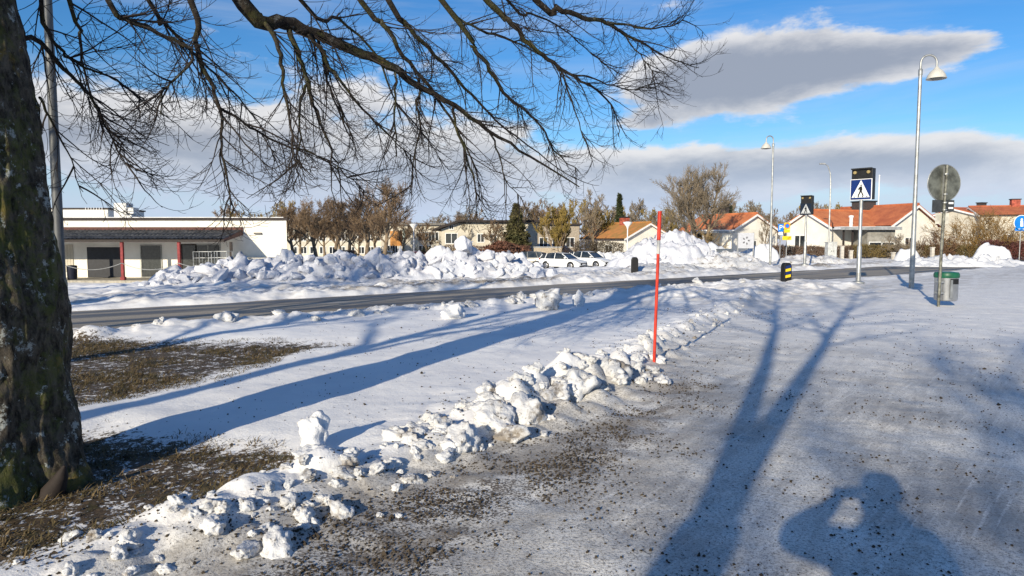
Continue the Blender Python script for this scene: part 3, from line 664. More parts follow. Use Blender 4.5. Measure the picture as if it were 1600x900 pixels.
def bare_tree_mesh(seed, H, spread, trunk_h, r0, n1=9, dens=1., twig_r=.012, up=.5, fork=1):
    """trunk mesh and crown mesh of a leafless tree of height H"""
    rg = random.Random(seed); tr, cr = [], []
    stems = []
    for f in range(fork):
        a = f * 6.283 / fork + rg.uniform(0, 1); tilt = .0 if fork == 1 else rg.uniform(.12, .25)
        b, r = branch(rg, (0, 0, -.1), nrm((math.cos(a) * tilt, math.sin(a) * tilt, 1)), H * .72, r0 / (fork ** .5), r0 * .22, 11, .035, (0, 0, .15)); stems.append((b, r)); tr.append((b, r, 9))
    for b, r in stems:
        for i in range(int(n1 / fork ** .6)):
            t = trunk_h / (H * .72) + (1 - trunk_h / (H * .72)) * (i + rg.random() * .6) / (n1 / fork ** .6); t = min(t, .99)
            p, d = along(b, t); l1 = spread * rg.uniform(.75, 1.15) * (1.05 - .45 * t); a = i * 2.4 + rg.uniform(-.5, .5)
            dd = nrm((math.cos(a), math.sin(a), .55 + up * t)); rr = r0 * (.42 - .2 * t)
            b1, r1 = branch(rg, p, dd, l1, rr, rr * .25, 8, .09, (0, 0, up), .3); tr.append((b1, r1, 6))
            for j in range(int(7 * dens)):
                p2, d2 = along(b1, rg.uniform(.2, 1)); l2 = l1 * rg.uniform(.3, .55)
                b2, r2 = branch(rg, p2, side_dir(rg, d2, rg.uniform(.4, .8)), l2, rr * .3, twig_r, 6, .10, (0, 0, up * .8), .2); cr.append((b2, r2, 4))
                for k in range(int(7 * dens)):
                    p3, d3 = along(b2, rg.uniform(.15, 1)); l3 = l2 * rg.uniform(.3, .6)
                    b3, r3 = branch(rg, p3, side_dir(rg, d3, rg.uniform(.4, .8)), l3, twig_r, twig_r * .6, 5, .12, (0, 0, up * .6), .2); cr.append((b3, r3, 3))
                    for m in range(int(3 * dens)):
                        p4, d4 = along(b3, rg.uniform(.2, 1)); b4, r4 = branch(rg, p4, side_dir(rg, d4, .65), l3 * rg.uniform(.35, .6), twig_r * .7, twig_r * .45, 3, .1, (0, 0, .3)); cr.append((b4, r4, 3))
    return tubes_mesh('trunk', tr), tubes_mesh('crown', cr)
TW_BROWN = M('twig_brown', (.24, .165, .10), .9, var=.15, scale=.8, col2=(.13, .09, .06)); TW_GREY = M('twig_grey', (.26, .21, .15), .9, var=.15, scale=.8, col2=(.14, .115, .085))
TW_YEL = M('twig_yellow', (.30, .21, .06), .9, var=.15, scale=.8, col2=(.15, .115, .035)); BK = M('far_bark', (.20, .15, .10), .9, var=.2, scale=2)
def make_variant(*a, tw=TW_BROWN, **k):
    t, c = bare_tree_mesh(*a, **k); t.materials.append(BK); c.materials.append(tw); return t, c
V_ROW = [make_variant(s, 6.8, 2.7, 2.1, .18, 12, 1.35, .014, up=.55) for s in (11, 12)]
V_BIG = make_variant(14, 10.8, 4.3, 2.4, .30, 17, 1.5, .015, up=.5, fork=3, tw=TW_GREY)
V_GREY = [make_variant(s, 8., 2.6, 2.0, .17, 10, 1.05, .02, up=.8, tw=TW_GREY) for s in (15, 16)]
V_YEL = make_variant(17, 7., 1.9, 1.2, .14, 16, 1.4, .022, up=1.4, fork=4, tw=TW_YEL)
V_FAR = [make_variant(s, 9., 3.2, 2.0, .18, 11, 1.0, .035, up=.7, tw=t) for s, t in ((18, TW_BROWN), (19, TW_GREY), (20, TW_YEL))]
def tree(var, x, y, z, sc, rz, label, group=None, sx=1.):
    r = thing('bare_tree', label, 'tree', (x, y, z), rz, group); r.scale = (sc * sx, sc * sx, sc)
    link('trunk', var[0], None, r); link('crown', var[1], None, r); return r
def tree_px(var, u, Y, top, H, label, group=None, sx=1., rz=None):
    x = (u - 800) / FP * Y; z = Hz(x, Y); h = P(u, top, Y).z - z
    return tree(var, x, Y, z, h / H, rnd.uniform(0, 6.28) if rz is None else rz, label, group, sx)
row = 'trees along the school yard'
for u, Y, tp, k in ((462, 66, 316, 0), (496, 62, 308, 1), (521, 68, 305, 0), (545, 74, 312, 1), (572, 62, 302, 0)):
    tree_px(V_ROW[k], u, Y, tp, 6.8, 'brown bushy bare tree in the row before the school', row, 1.4)
tree_px(V_ROW[0], 598, 54, 276, 6.8, 'tallest bare tree in the row before the school, dark stout trunk', None, 1.2)
tree_px(V_BIG, 1093, 60, 246, 10.3, 'large round-crowned bare tree between the two orange-roofed houses', None, 1.05)
tree_px(V_YEL, 873, 74, 308, 6.6, 'dense yellow-brown bare tree with several stems behind the white cars', None, 1.25)
tree_px(V_GREY[0], 926, 78, 292, 7.6, 'thin grey bare tree beside the dense yellow-brown tree')
tree_px(V_YEL, 945, 82, 325, 6.6, 'small yellowish bare tree left of the house with brick chimney'.replace('left of', 'beside'))
tree_px(V_GREY[1], 1194, 66, 330, 7.6, 'slender bare tree against the white gable with the notice board', None, .8)
tree_px(V_GREY[0], 735, 80, 318, 7.6, 'lone grey bare tree in front of the dark-roofed school wing', None, .8)
for i_, u_ in enumerate((470, 508, 534, 560, 588, 628, 668, 712, 748, 776)):
    tree_px(V_ROW[i_ % 2] if i_ % 3 else V_FAR[0], u_, 76 + (i_ * 37) % 9, 322 + (i_ * 53) % 16 + (8 if u_ > 600 else 0), 6.8 if i_ % 3 else 8.6, 'bare brown tree of the second row against the school wall', 'second row of trees before the school', 1.3)
farg = 'bare trees on the skyline behind the houses'
rf = random.Random(9)
for u in list(range(355, 460, 24)) + list(range(690, 760, 26)) + list(range(815, 1075, 14)) + list(range(1120, 1300, 16)) + list(range(1370, 1660, 30)) + [-60, -110, 1700, 1760]:
    Y = rf.uniform(105, 150); tp = {0: 318, 1: 325, 2: 330}[rf.randrange(3)] + rf.uniform(-12, 6)
    if u > 1120: tp += 5
    if u > 1370: tp = 335 + rf.uniform(-5, 5)
    if 1250 < u < 1300: tp = 315
    tree_px(V_FAR[rf.randrange(3)], u + rf.uniform(-8, 8), Y, tp, 8.6, 'distant leafless tree on the skyline behind the houses and school', farg, 1.15)
# trees beside and behind the photographer: their shadows cross the lawn and path
V_NEAR = [make_variant(s, 11., 3.3, 3.6, .21, 13, .85, .007, up=.4, tw=TWIG) for s in (31, 32)]
def near_fork(seed):
    rg = random.Random(seed); tr, cr = [], []
    b0, r0 = branch(rg, (0, 0, -.1), (0, 0, 1), 2.7, .20, .165, 7, .02, (0, 0, 0)); tr.append((b0, r0, 10))
    for sgn in (-1, 1):
        d = nrm((.16 * sgn * .9, -.16 * sgn * .45, 1)); b, r = branch(rg, b0[-1], d, 6.5, .115, .025, 12, .035, (0, 0, .1)); tr.append((b, r, 8))
        for i in range(16):
            p, dd = along(b, rg.uniform(.35, 1)); b1, r1 = branch(rg, p, side_dir(rg, dd, rg.uniform(.6, 1.)), rg.uniform(1.2, 2.8), .035, .008, 8, .09, (0, 0, .1)); tr.append((b1, r1, 5))
            for j in range(9):
                p2, d2 = along(b1, rg.uniform(.2, 1)); b2, r2 = branch(rg, p2, side_dir(rg, d2, .7), rg.uniform(.4, 1.1), .009, .004, 6, .1, (0, 0, 0)); cr.append((b2, r2, 3))
    t, c = tubes_mesh('trunk', tr), tubes_mesh('crown', cr); t.materials.append(BARK_LIMB); c.materials.append(TWIG); return t, c
tree(near_fork(41), -2.35, -3.2, 0, 1., 0, 'forked bare tree standing on the lawn behind the photographer')
ng = 'bare trees in a row along the lawn'
for k, (x, y, sc, rz) in enumerate(((-7.1, -1.4, 1., .3), (-9.4, 1.0, .95, 2.), (-12.5, 3.4, 1., 4.), (-15.5, 6.0, 1.05, 1.), (-9.2, -21, 1.15, 1.2), (-5.8, -14.5, 1.1, 3.), (1.0, -13, 1.05, 5.), (-17, 9.2, 1., .7), (-14.6, 8.6, .95, 2.6), (-19.5, 12.6, 1.05, 4.4), (-17.8, 3.5, 1.05, 5.2))):
    tree(V_NEAR[k % 2], x, y, 0, sc, rz, 'bare tree of the row beside the lawn, outside the view', ng)

# conifers and bushes
def needles_mesh(name, seed, H, Rm, shape, n, size):
    g = np.random.default_rng(seed); h = g.random(n) ** .8; 
    rad = Rm * np.interp(h, *shape) * np.sqrt(g.random(n)) * (1 + .25 * np.sin(h * 40 + g.random(n) * 2)); an = g.uniform(0, 6.28, n)
    c = np.stack([rad * np.cos(an), rad * np.sin(an), h * H], 1)
    d = g.normal(size=(n, 3)); d[:, 2] -= .2; d /= np.linalg.norm(d, axis=1)[:, None]; s = np.cross(d, g.normal(size=(n, 3))); s /= np.linalg.norm(s, axis=1)[:, None]
    l = size * g.uniform(.6, 1.4, n)[:, None]
    V = np.stack([c - s * l * .3, c + s * l * .3, c + d * l], 1)
    return mesh_np(name, V.reshape(-1, 3), np.arange(n * 3).reshape(-1, 3), False)
def conifer(u, Y, top, wpx, col, col2, label, shape, n=5000, size=.28, seed=1, name='conifer', cat='tree'):
    x = (u - 800) / FP * Y; z = Hz(x, Y); H = P(u, top, Y).z - z; r = thing(name, label, cat, (x, Y, z))
    m = M('needles_' + str(seed), col, .9, var=.2, scale=.9, col2=col2)
    link('crown', needles_mesh('crown', seed, H, wpx / 2 / FP * Y, shape, n, size), m, r)
    k = MB(); k.tube([(0, 0, -.1), (.03, 0, H * .4), (0, .02, H * .9)], [.13, .09, .02], 8); k.build('trunk', BK, r, smooth=True); return r
CONE = ([0, .08, .2, 1], [.75, 1, .9, .04]); BUSH = ([0, .2, .6, .85, 1], [.7, 1, .95, .6, .15]); DOME = ([0, .3, .7, 1], [.85, 1, .85, .3])
conifer(806, 76, 320, 58, (.10, .085, .035), (.035, .04, .015), 'broad brown-green conifer beside the dark-roofed school wing', CONE, 6000, .35, 1)
conifer(967, 92, 304, 24, (.055, .065, .025), (.02, .028, .012), 'slim dark spruce behind the house with brick chimney', CONE, 4500, .35, 2)
conifer(785, 72, 379, 84, (.16, .07, .045), (.07, .04, .03), 'low reddish-brown bush at the foot of the broad conifer', BUSH, 5000, .3, 3, 'bush', 'bush')
conifer(1138, 86, 322, 16, (.03, .04, .02), (.015, .02, .01), 'small dark conifer behind the middle orange roof', CONE, 2500, .35, 4)
def bush(u, Y, top, wpx, col, col2, label, seed, yel=.5, group=None):
    x = (u - 800) / FP * Y; z = Hz(x, Y); H = P(u, top, Y).z - z; W = wpx / FP * Y; rg = random.Random(seed); st, tw = [], []
    for i in range(int(9 + W * 2.2)):
        px, py = rg.uniform(-.38, .38) * W, rg.uniform(-.3, .3) * min(W, 3)
        b, r = branch(rg, (px, py, -.1), nrm((rg.gauss(px / W * 1.4, .25), rg.gauss(0, .3), 1)), H * rg.uniform(.6, 1.), .035, .012, 7, .14, (0, 0, .1)); st.append((b, r, 5))
        for j in range(14):
            p, d = along(b, rg.uniform(.12, 1)); b1, r1 = branch(rg, p, side_dir(rg, d, rg.uniform(.5, 1.)), H * rg.uniform(.18, .36), .016, .011, 5, .15, (0, 0, .2)); tw.append((b1, r1, 3))
            for k in range(7):
                p2, d2 = along(b1, rg.uniform(.2, 1)); b2, r2 = branch(rg, p2, side_dir(rg, d2, .8), H * rg.uniform(.07, .15), .012, .008, 3, .12, (0, 0, .1)); tw.append((b2, r2, 3))
    r = thing('bush', label, 'bush', (x, Y, z), 0, group)
    link('stems', tubes_mesh('stems', st), BK, r); link('twigs', tubes_mesh('twigs', tw), M('bush_' + str(seed), col, .9, var=.2, scale=.7, col2=col2), r); return r
bush(1458, 55, 362, 36, (.20, .11, .06), (.10, .06, .04), 'brown rounded bush at the corner of the white gable house', 51)
bush(1514, 56, 335, 56, (.33, .20, .06), (.16, .10, .04), 'tall yellow-brown leafless bush beside the brown corner bush', 52)
bush(1560, 59, 328, 80, (.30, .18, .06), (.15, .09, .04), 'wide orange-brown leafless bush near the round blue sign', 53)
bush(1640, 60, 330, 90, (.28, .16, .06), (.15, .09, .04), 'orange-brown leafless bush beyond the round blue sign', 54)
bush(1412, 54, 366, 30, (.34, .28, .2), (.2, .16, .12), 'pale thin bush under the gable of the white house', 55)
bush(1085, 56, 362, 50, (.34, .24, .10), (.2, .14, .07), 'pale brown shrub around the foot of the large round-crowned tree', 56)
bush(905, 72, 372, 36, (.10, .06, .04), (.05, .03, .025), 'dark low shrub behind the white cars', 57)
bush(665, 84, 384, 16, (.14, .13, .04), (.06, .06, .02), 'small round green-brown shrub by the school wall', 58)
bush(690, 70, 384, 40, (.34, .20, .07), (.2, .12, .05), 'orange-brown reed-like shrub before the school', 59)
bush(640, 66, 390, 30, (.30, .20, .09), (.2, .12, .05), 'thin light brown shrub before the school windows', 60)
# ------------------------------------------------------------------ snow piles
def pile_mesh(rx, ry, h, seed, res=.14, cell=.55, rough=.45, crest=None, dome=2.2):
    xs = np.arange(-rx * 1.12, rx * 1.12 + res, res); ys = np.arange(-ry * 1.12, ry * 1.12 + res, res); X, Y = np.meshgrid(xs, ys); x, y = X.ravel(), Y.ravel()
    wx = x + .25 * fbm(x, y, .9, 3, seed); wy = y + .25 * fbm(x, y, .9, 3, seed + 1)
    rr = np.hypot(wx / rx, wy / ry); env = np.clip(1 - rr ** dome, 0, 1) ** .9 if crest is None else np.clip(1 - np.abs(wy / ry) ** 1.3, 0, 1) * sst(1.08, .9, np.abs(wx / rx))
    if crest is not None: env = env * np.interp(wx / rx, *crest)
    f1, c1 = worley(wx, wy, cell, seed + 2); f2, c2 = worley(x, y, cell * .4, seed + 3)
    # tilted facets: each lump slopes its own way
    lum = .75 * slabs(wx, wy, cell, seed + 2, .7) + .30 * slabs(x, y, cell * .42, seed + 3, .8) + .1 * np.clip(1 - f1, 0, 1)
    z = h * env * (1 - rough + rough * lum * 1.25) + .05 * fbm(x, y, .5, 3, seed + 6) * sst(0, .2, env) - .12 * sst(.12, 0, env)
    i = np.arange(X.size).reshape(X.shape); F = np.stack([i[:-1, :-1], i[:-1, 1:], i[1:, 1:], i[1:, :-1]], -1).reshape(-1, 4)
    keep = (env[F] > 0).any(1)
    return mesh_np('snow_pile', np.stack([x, y, z], 1), F[keep])
def pile(x, y, rx, ry, h, seed, label, mat=SNOW_CLEAN, rz=0., blocks=0, bs=(.15, .4), dz=0., crest=None, group=None, **k):
    z = Hz(x, y) + dz; root = thing('snow_pile', label, 'snow pile', (x, y, z), rz, group)
    link('mound', pile_mesh(rx, ry, h, seed, crest=crest, **k), mat, root)
    rg = random.Random(seed)
    for i in range(blocks):
        bx = rg.uniform(-.95, .95) * rx; by = rg.uniform(-.9, .5) * ry; s = rg.uniform(*bs)
        if crest is None: e = max(0, 1 - math.hypot(bx / rx, by / ry) ** 1.5) ** .9
        else: e = max(0, 1 - abs(by / ry) ** 1.3) * float(np.interp(bx / rx, *crest))
        o = link('snow_block', BLOCKS[rg.randrange(len(BLOCKS))], None, root, (bx, by, h * e * .72 + s * .15)); o.scale = (s * rg.uniform(.9, 1.4), s * rg.uniform(.7, 1.1), s * rg.uniform(.6, 1.))
        o.rotation_euler = (rg.uniform(-.7, .7), rg.uniform(-.7, .7), rg.uniform(0, 6.28))
    return root
# long heap of broken blocks beyond the road
hl = pile(-5.9, 27.4, 7.8, 1.9, 1.28, 71, 'long heap of broken blue-white snow blocks beyond the road before the white building', SNOW_ICE, R(17), 190, (.09, .36),
          crest=([-1, -.85, -.6, -.4, -.1, .2, .5, .75, 1], [.25, .5, .72, .8, .88, .82, .95, .85, .2]), cell=.6, rough=.55, res=.09)
for u, v, Y, s, sc in ((725, 386, 28.4, .72, (.62, .6, 1.0)), (733, 396, 28.9, .62, (.95, .7, .9)), (716, 402, 28.1, .5, (.9, .7, .9)), (521, 409, 26.6, .48, (.95, .7, .8)), (760, 402, 28.5, .5, (1.1, .8, .8)), (790, 404, 28.6, .45, (1, .8, .9)), (700, 412, 28, .4, (1, .8, .8)),
                    (300, 436, 24.4, .42, (1.5, .6, .6)), (345, 430, 24.3, .40, (1.6, .7, .7)), (325, 424, 24.8, .42, (1.3, .6, .7)), (270, 441, 23.9, .3, (1.2, .8, .7)), (225, 445, 23.5, .26, (1.1, .8, .8)), (245, 444, 23.4, .25, (1, 1, .7)), (455, 420, 25.8, .45, (1.1, .8, .8)), (410, 425, 25.4, .4, (1.2, .8, .8)), (560, 425, 26.4, .36, (1, .8, .8)), (820, 412, 29.2, .40, (1.1, .8, .7)), (640, 412, 27.5, .42, (1, .8, .9)), (600, 410, 27.2, .4, (1, .8, .8))):
    p = P(u, v, Y); o = link('snow_block', BLOCKS[rnd.randrange(len(BLOCKS))], None, hl); o.location = hl.matrix_basis.inverted() @ p if False else (Matrix.Rotation(-hl.rotation_euler.z, 3, 'Z') @ (p - hl.location)); o.scale = (s * sc[0], s * sc[1], s * sc[2]); o.rotation_euler = (rnd.uniform(-.4, .4), rnd.uniform(-.4, .4), rnd.uniform(0, 6.28))
pile(9.25, 39.8, 3.7, 2.9, 1.85, 72, 'tall white snow mound with a dirty cut face beyond the road', SNOW_ICE, .2, 80, (.1, .32), cell=.8, rough=.42, res=.10, dome=1.7)
pile(11.8, 38.0, 2.6, 1.8, .75, 73, 'spread of lower snow at the foot of the tall white mound', SNOW_DIRTY, .1, 14, (.1, .28), cell=.6)
pile(7.4, 34.5, 3.4, 1.2, .42, 74, 'dirty low snow ridge along the far road edge by the black post', SNOW_DIRTY, .6, 12, (.08, .2), cell=.5)
def pile_px(u, base, Y, wpx, top, label, seed, mat=SNOW_CLEAN, **k):
    x = (u - 800) / FP * Y; w = wpx / 2 / FP * Y; z = Hz(x, Y); h = P(u, top, Y).z - z
    return pile(x, Y, w * 1.15, max(w * .55, .8), h * 1.12, seed, label, mat, **k)
pile_px(1112, 400, 46, 60, 383, 'white snow heap between the large tree and the dark cabinet', 75, dome=3.5, rough=.3)
pile_px(1190, 405, 47, 50, 384, 'rounded snow heap beside the curved street lamp', 76, dome=3.5, rough=.3)
pile_px(1160, 405, 48, 90, 393, 'low snow heap under the notice board', 77)
pile_px(960, 405, 66, 150, 397, 'long low snow heap behind the white cars', 78)
pile_px(800, 405, 58, 60, 396, 'snow heap beside the silver car', 79)
pile_px(1417, 405, 50, 36, 389, 'low snow heap before the hedge by the street lamp', 80, dome=4, rough=.3)
pile_px(1548, 405, 47, 50, 385, 'rounded snow heap before the hedge near the round blue sign', 81, dome=4.5, rough=.25, cell=.8)
pile_px(1270, 405, 44, 120, 399, 'low dirty snow ridge beyond the crossing', 82, SNOW_DIRTY)
pile_px(1500, 408, 42, 220, 402, 'long low snow ridge along the far road edge before the hedge', 83)

# ------------------------------------------------------------------ poles, signs, street furniture
GALV = M('galvanised', (.36, .37, .37), .45, .6, var=.12, scale=5, bump=.1, bscale=60); DARKMET = M('dark_metal', (.03, .032, .033), .5, .2, scale=8)
GREYPAINT = M('grey_paint', (.30, .31, .32), .5, .1, scale=3); BLACK = M('black_plastic', (.012, .012, .013), .5, scale=8); WHITE = M('white_enamel', (.75, .75, .74), .4, var=.05)
BLUE = M('sign_blue', (.008, .025, .13), .35, var=.06); BLUE2 = M('sign_sky_blue', (.01, .18, .62), .35, var=.06); YELLOW = M('sign_yellow', (.75, .52, .02), .4, var=.05); RED = M('stake_red', (.55, .04, .02), .45, var=.12, scale=12)
def ring_pts(n, r): return [(r * math.cos(2 * math.pi * i / n), 0, r * math.sin(2 * math.pi * i / n)) for i in range(n)]
def lamp(u, v, z, H, arc, sgn, label, rz=0., tilt=0.):
    p = G(u, v, z); z0 = Hz(p.x, p.y); r = thing('street_lamp', label, 'street lamp', (p.x, p.y, z0), rz)
    k = MB(); k.lathe([(.075, -.3), (.075, 1.4), (.07, 1.45), (.055, 3.6), (.05, H - .55)], 16); k.build('pole', GALV, r, smooth=True)
    k = MB(); k.lathe([(.058, H - .62), (.062, H - .6), (.062, H - .45), (.045, H - .43)], 16); k.build('collar', GALV, r, smooth=True)
    k = MB(); k.tube([(0, 0, H - .5)] + [(sgn * arc * (1 - math.cos(a)), 0, H - arc - .02 + arc * math.sin(a)) for a in [i * math.pi / 14 for i in range(15)]] + [(sgn * arc * 2, 0, H - arc - .2)], .032, 10); k.build('gooseneck', GALV, r, smooth=True)
    hx, hz = sgn * arc * 2, H - arc - .2
    k = MB(); k.lathe([(.04, .05), (.06, .02), (.10, -.03), (.18, -.10), (.245, -.20), (.27, -.28), (.285, -.31), (.28, -.315), (.25, -.27), (.0, -.2)], 28, hx, 0, hz); s = k.build('lamp_shade', M('lamp_shade', (.58, .56, .50), .4, .2, var=.05), r, smooth=True)
    k = MB(); k.lathe([(.0, -.2), (.16, -.26), (.17, -.3), (.10, -.345), (0, -.355)], 20, hx, 0, hz); k.build('diffuser', M('diffuser', (.22, .22, .2), .3), s, smooth=True)
    return r
lamp(1424, 449, .03, 7.15, .23, 1, 'grey street lamp with gooseneck and bell shade near the litter bin', R(-8))
lamp(1203, 418, -.1, 7.45, .22, -1, 'curved-neck street lamp beyond the road near the notice board', R(10))
def pole_thing(name, label, cat, x, y, rz=0.): return thing(name, label, cat, (x, y, Hz(x, y)), rz)
x, y = -7.28, 11.0
r = pole_thing('lamp_pole', 'tall plain grey metal pole standing beside the thick tree trunk', 'pole', x, y)
k = MB(); k.lathe([(.092, -.3), (.092, 1.05), (.085, 1.1)], 18); k.build('pole_sleeve', M('pole_sleeve', (.26, .235, .17), .6, .2, scale=3), r, smooth=True)
k = MB(); k.lathe([(.075, .9), (.072, 2.4), (.065, 5), (.055, 9)], 18); k.build('shaft', M('pole_shaft', (.10, .105, .11), .5, .3, scale=2), r, smooth=True)  # shaft grey darkened to carry the shade the tree throws on it
k = MB(); k.tube([(0, 0, 8.9), (.1, 0, 9.15), (.6, 0, 9.4), (1.1, 0, 9.45)], .035); k.box(1.0, 1.6, -.12, .12, 9.4, 9.5); k.build('lamp_arm', GREYPAINT, r)
# far curved lamp, school-yard lamps
p = P(1294, 405, 50); r = pole_thing('street_lamp', 'slim street lamp with a forward-bent top behind the crossing', 'street lamp', p.x, 50)
h = P(1294, 256, 50).z - Hz(p.x, 50)
k = MB(); k.tube([(0, 0, -.2), (0, 0, h * .8), (-.05, 0, h * .9), (-.25, 0, h * .98), (-.5, 0, h)], [.07, .05, .045, .04, .03], 8); k.build('pole', GALV, r, smooth=True)
k = MB(); k.box(-.85, -.45, -.08, .08, h - .05, h + .06); k.build('lamp_head', GREYPAINT, r, .02)
for u, Y, tp, lb in ((647, 70, 350, 'white funnel-topped lamp post in the school yard'), (980, 64, 347, 'white funnel-topped lamp post by the house with brick chimney')):
    x = (u - 800) / FP * Y; z = Hz(x, Y); h = P(u, tp, Y).z - z; r = thing('lamp_post', lb, 'lamp post', (x, Y, z))
    k = MB(); k.lathe([(.07, -.1), (.05, h - .6)], 10); k.build('pole', WHITE, r, smooth=True)
    k = MB(); k.lathe([(.06, h - .65), (.12, h - .45), (.42, h - .08), (.44, h), (.1, h + .06)], 18); k.build('lamp_head', WHITE, r, smooth=True)

def crossing_sign(u, v, z, H, w, rz, label, face, stripe, dark=False):
    p = G(u, v, z); z0 = Hz(p.x, p.y); r = thing('crossing_sign', label, 'road sign', (p.x, p.y, z0), rz)
    k = MB(); k.lathe([(.19, -.05), (.19, .03), (.12, .05), (.075, .07), (.075, 1.2), (.055, 1.25), (.055, H - 1.0)], 18); k.build('post', GALV, r, smooth=True)
    hw = w / 2; zb = H - 1.05; d = .24
    k = MB(); k.box(-hw * .96, hw * .96, -.02, d, zb + .02, H); k.build('light_box', BLACK, r, .012)
    k = MB(); k.box(-hw, hw, -.055, -.03, zb, zb + w); pn = k.build('sign_panel', WHITE if not dark else BLACK, r, .006)
    k = MB(); k.box(-hw * .94, hw * .94, -.062, -.056, zb + w * .03, zb + w * .97); k.build('field', face, pn)
    zc = zb + w * .12
    k = MB(); k.prism([(-hw * .84, -.067, zc), (hw * .84, -.067, zc), (0, -.067, zb + w * .95)], (0, .004, 0)); k.build('triangle', stripe, pn)
    # walking figure and the stripes of the crossing
    def flat(poly, n='figure', yy=-.072): MB().prism([(a * hw, yy, zb + b * w) for a, b in poly], (0, .004, 0)).build(n, BLACK, pn)
    n = 14; flat([(.02 + .075 * math.cos(6.283 * i / n), .70 + .04 * math.sin(6.283 * i / n)) for i in range(n)], 'head')
    flat([(-.10, .64), (.10, .65), (.17, .50), (.10, .43), (.30, .20), (.20, .18), (.02, .38), (-.18, .18), (-.29, .19), (-.10, .43), (-.14, .52), (-.24, .47), (-.28, .50)])
    for a in (-.58, -.2, .2, .58): flat([(a - .07, .14), (a + .07, .14), (a + .055, .18), (a - .055, .18)], 'stripe')
    for sx in (-1, 1):
        k = MB(); k.lathe([(0, 0), (.055, 0), (.06, .02), (.05, .05), (0, .06)], 16); o = k.build('warning_lamp', M('amber_lens', (.35, .27, .12), .25), r, smooth=True, loc=(sx * hw * .62, -.02, H - .13), rot=(R(90), 0, 0))
    k = MB(); k.box(-hw * .95, hw * .95, -.1, -.02, H - .03, H + .012); k.build('hood', DARKMET, r)
    return r
crossing_sign(1341, 442, .06, 3.82, .70, R(-50), 'blue zebra crossing sign with triangle and walking figure on grey post', BLUE, WHITE)
crossing_sign(1257, 420, -.1, 3.75, .64, R(-46), 'dark unlit crossing sign box on a thin post beyond the road', M('dark_navy', (.01, .016, .03), .3), M('dim_white', (.42, .44, .45), .4), True)
# roundel seen from behind, with plates
p = G(1466, 478, .02); r = pole_thing('road_sign', 'round sign seen from its grey back on a pole beside the bin', 'road sign', p.x, p.y, R(9))
k = MB(); k.tube([(0, 0, -.3), (.02, 0, 1.5), (.07, 0, 3.2)], .032, 12); k.build('pole', M('weathered_pole', (.20, .20, .17), .6, .4, var=.3, scale=6, bump=.3, bscale=25), r, smooth=True)
k = MB(); k.prism([(a[0] + .068, .065, a[2] + 2.8) for a in ring_pts(48, .415)], (0, .012, 0)); dsk = k.build('disc', M('sign_back', (.16, .165, .14), .5, .5, var=.25, scale=4), r)
k = MB(); pr = ring_pts(48, .415); k.tube([(a[0] + .068, .07, a[2] + 2.8) for a in pr + pr[:1]], .012, 6); k.build('rim', GALV, dsk)
k = MB(); k.box(.02, .05, .035, .062, 2.42, 3.18); k.box(.085, .115, .035, .062, 2.42, 3.18); k.build('back_rail', GALV, dsk)
k = MB(); k.box(-.24, .03, .02, .04, 2.14, 2.42); k.build('plate', M('grey_plate', (.05, .055, .06), .5, .3), r, .004)
k = MB(); k.box(.06, .31, .02, .04, 2.16, 2.42); pl = k.build('plate', M('grey_plate', (.05, .055, .06), .5, .3), r, .004)
for z in (2.22, 2.33): k = MB(); k.box(.16, .28, .012, .0185, z, z + .04); k.build('sticker', WHITE, pl)
k = MB(); k.box(-.12, .22, .06, .07, 1.88, 2.13); k.build('plate', M('cream_plate', (.55, .53, .46), .5), r, .004)
for z in (2.2, 2.36, 2.55, 3.0): k = MB(); k.lathe([(.045, -.015), (.045, .015)], 12, .05, 0, z); k.build('clamp', GALV, r)
# litter bin
x0, y0 = p.x + .30, p.y + .22
r = thing('litter_bin', 'silver metal litter bin with green lid mounted behind the round sign', 'litter bin', (x0, y0, Hz(x0, y0)), R(9))
k = MB(); k.lathe([(.20, .13), (.235, .15), (.24, .2), (.24, .66), (.245, .68)], 32); k.build('body', M('bin_steel', (.42, .43, .44), .33, .8, var=.1, scale=3), r, smooth=True)
k = MB(); k.lathe([(.25, .66), (.262, .68), (.262, .74), (.24, .785), (.12, .80), (0, .802)], 32); k.build('lid', M('bin_green', (.012, .10, .055), .4), r, smooth=True)
k = MB(); k.box(-.1, .1, -.246, -.238, .52, .64); k.build('opening', BLACK, r)

for z_ in (.3, .55): MB().box(-.30, -.22, -.2, .02, z_, z_ + .04).build('bracket', GALV, r)
k = MB(); k.box(-.11, -.06, -.262, -.237, .2, .62); k.build('hinge_strip', GALV, r)
# red snow stake
p = G(1022, 563, .08); r = thing('snow_stake', 'tall thin red snow marker stake stuck in the snow bank', 'snow stake', (p.x, p.y, Hz(p.x, p.y)))
tp = P(1031, 330, p.y) - r.location
f = lambda t: tuple(tp * t)
k = MB(); k.tube([tuple(tp * -.15), f(.72)], .019, 10); k.build('shaft', RED, r, smooth=True)
k = MB(); k.tube([f(.72), f(.81)], .0215, 10); k.build('reflector', M('reflector', (.45, .45, .44), .35, var=.05), r, smooth=True)
k = MB(); k.tube([f(.81), f(1.)], .024, 10); k.build('tip', RED, r, smooth=True)
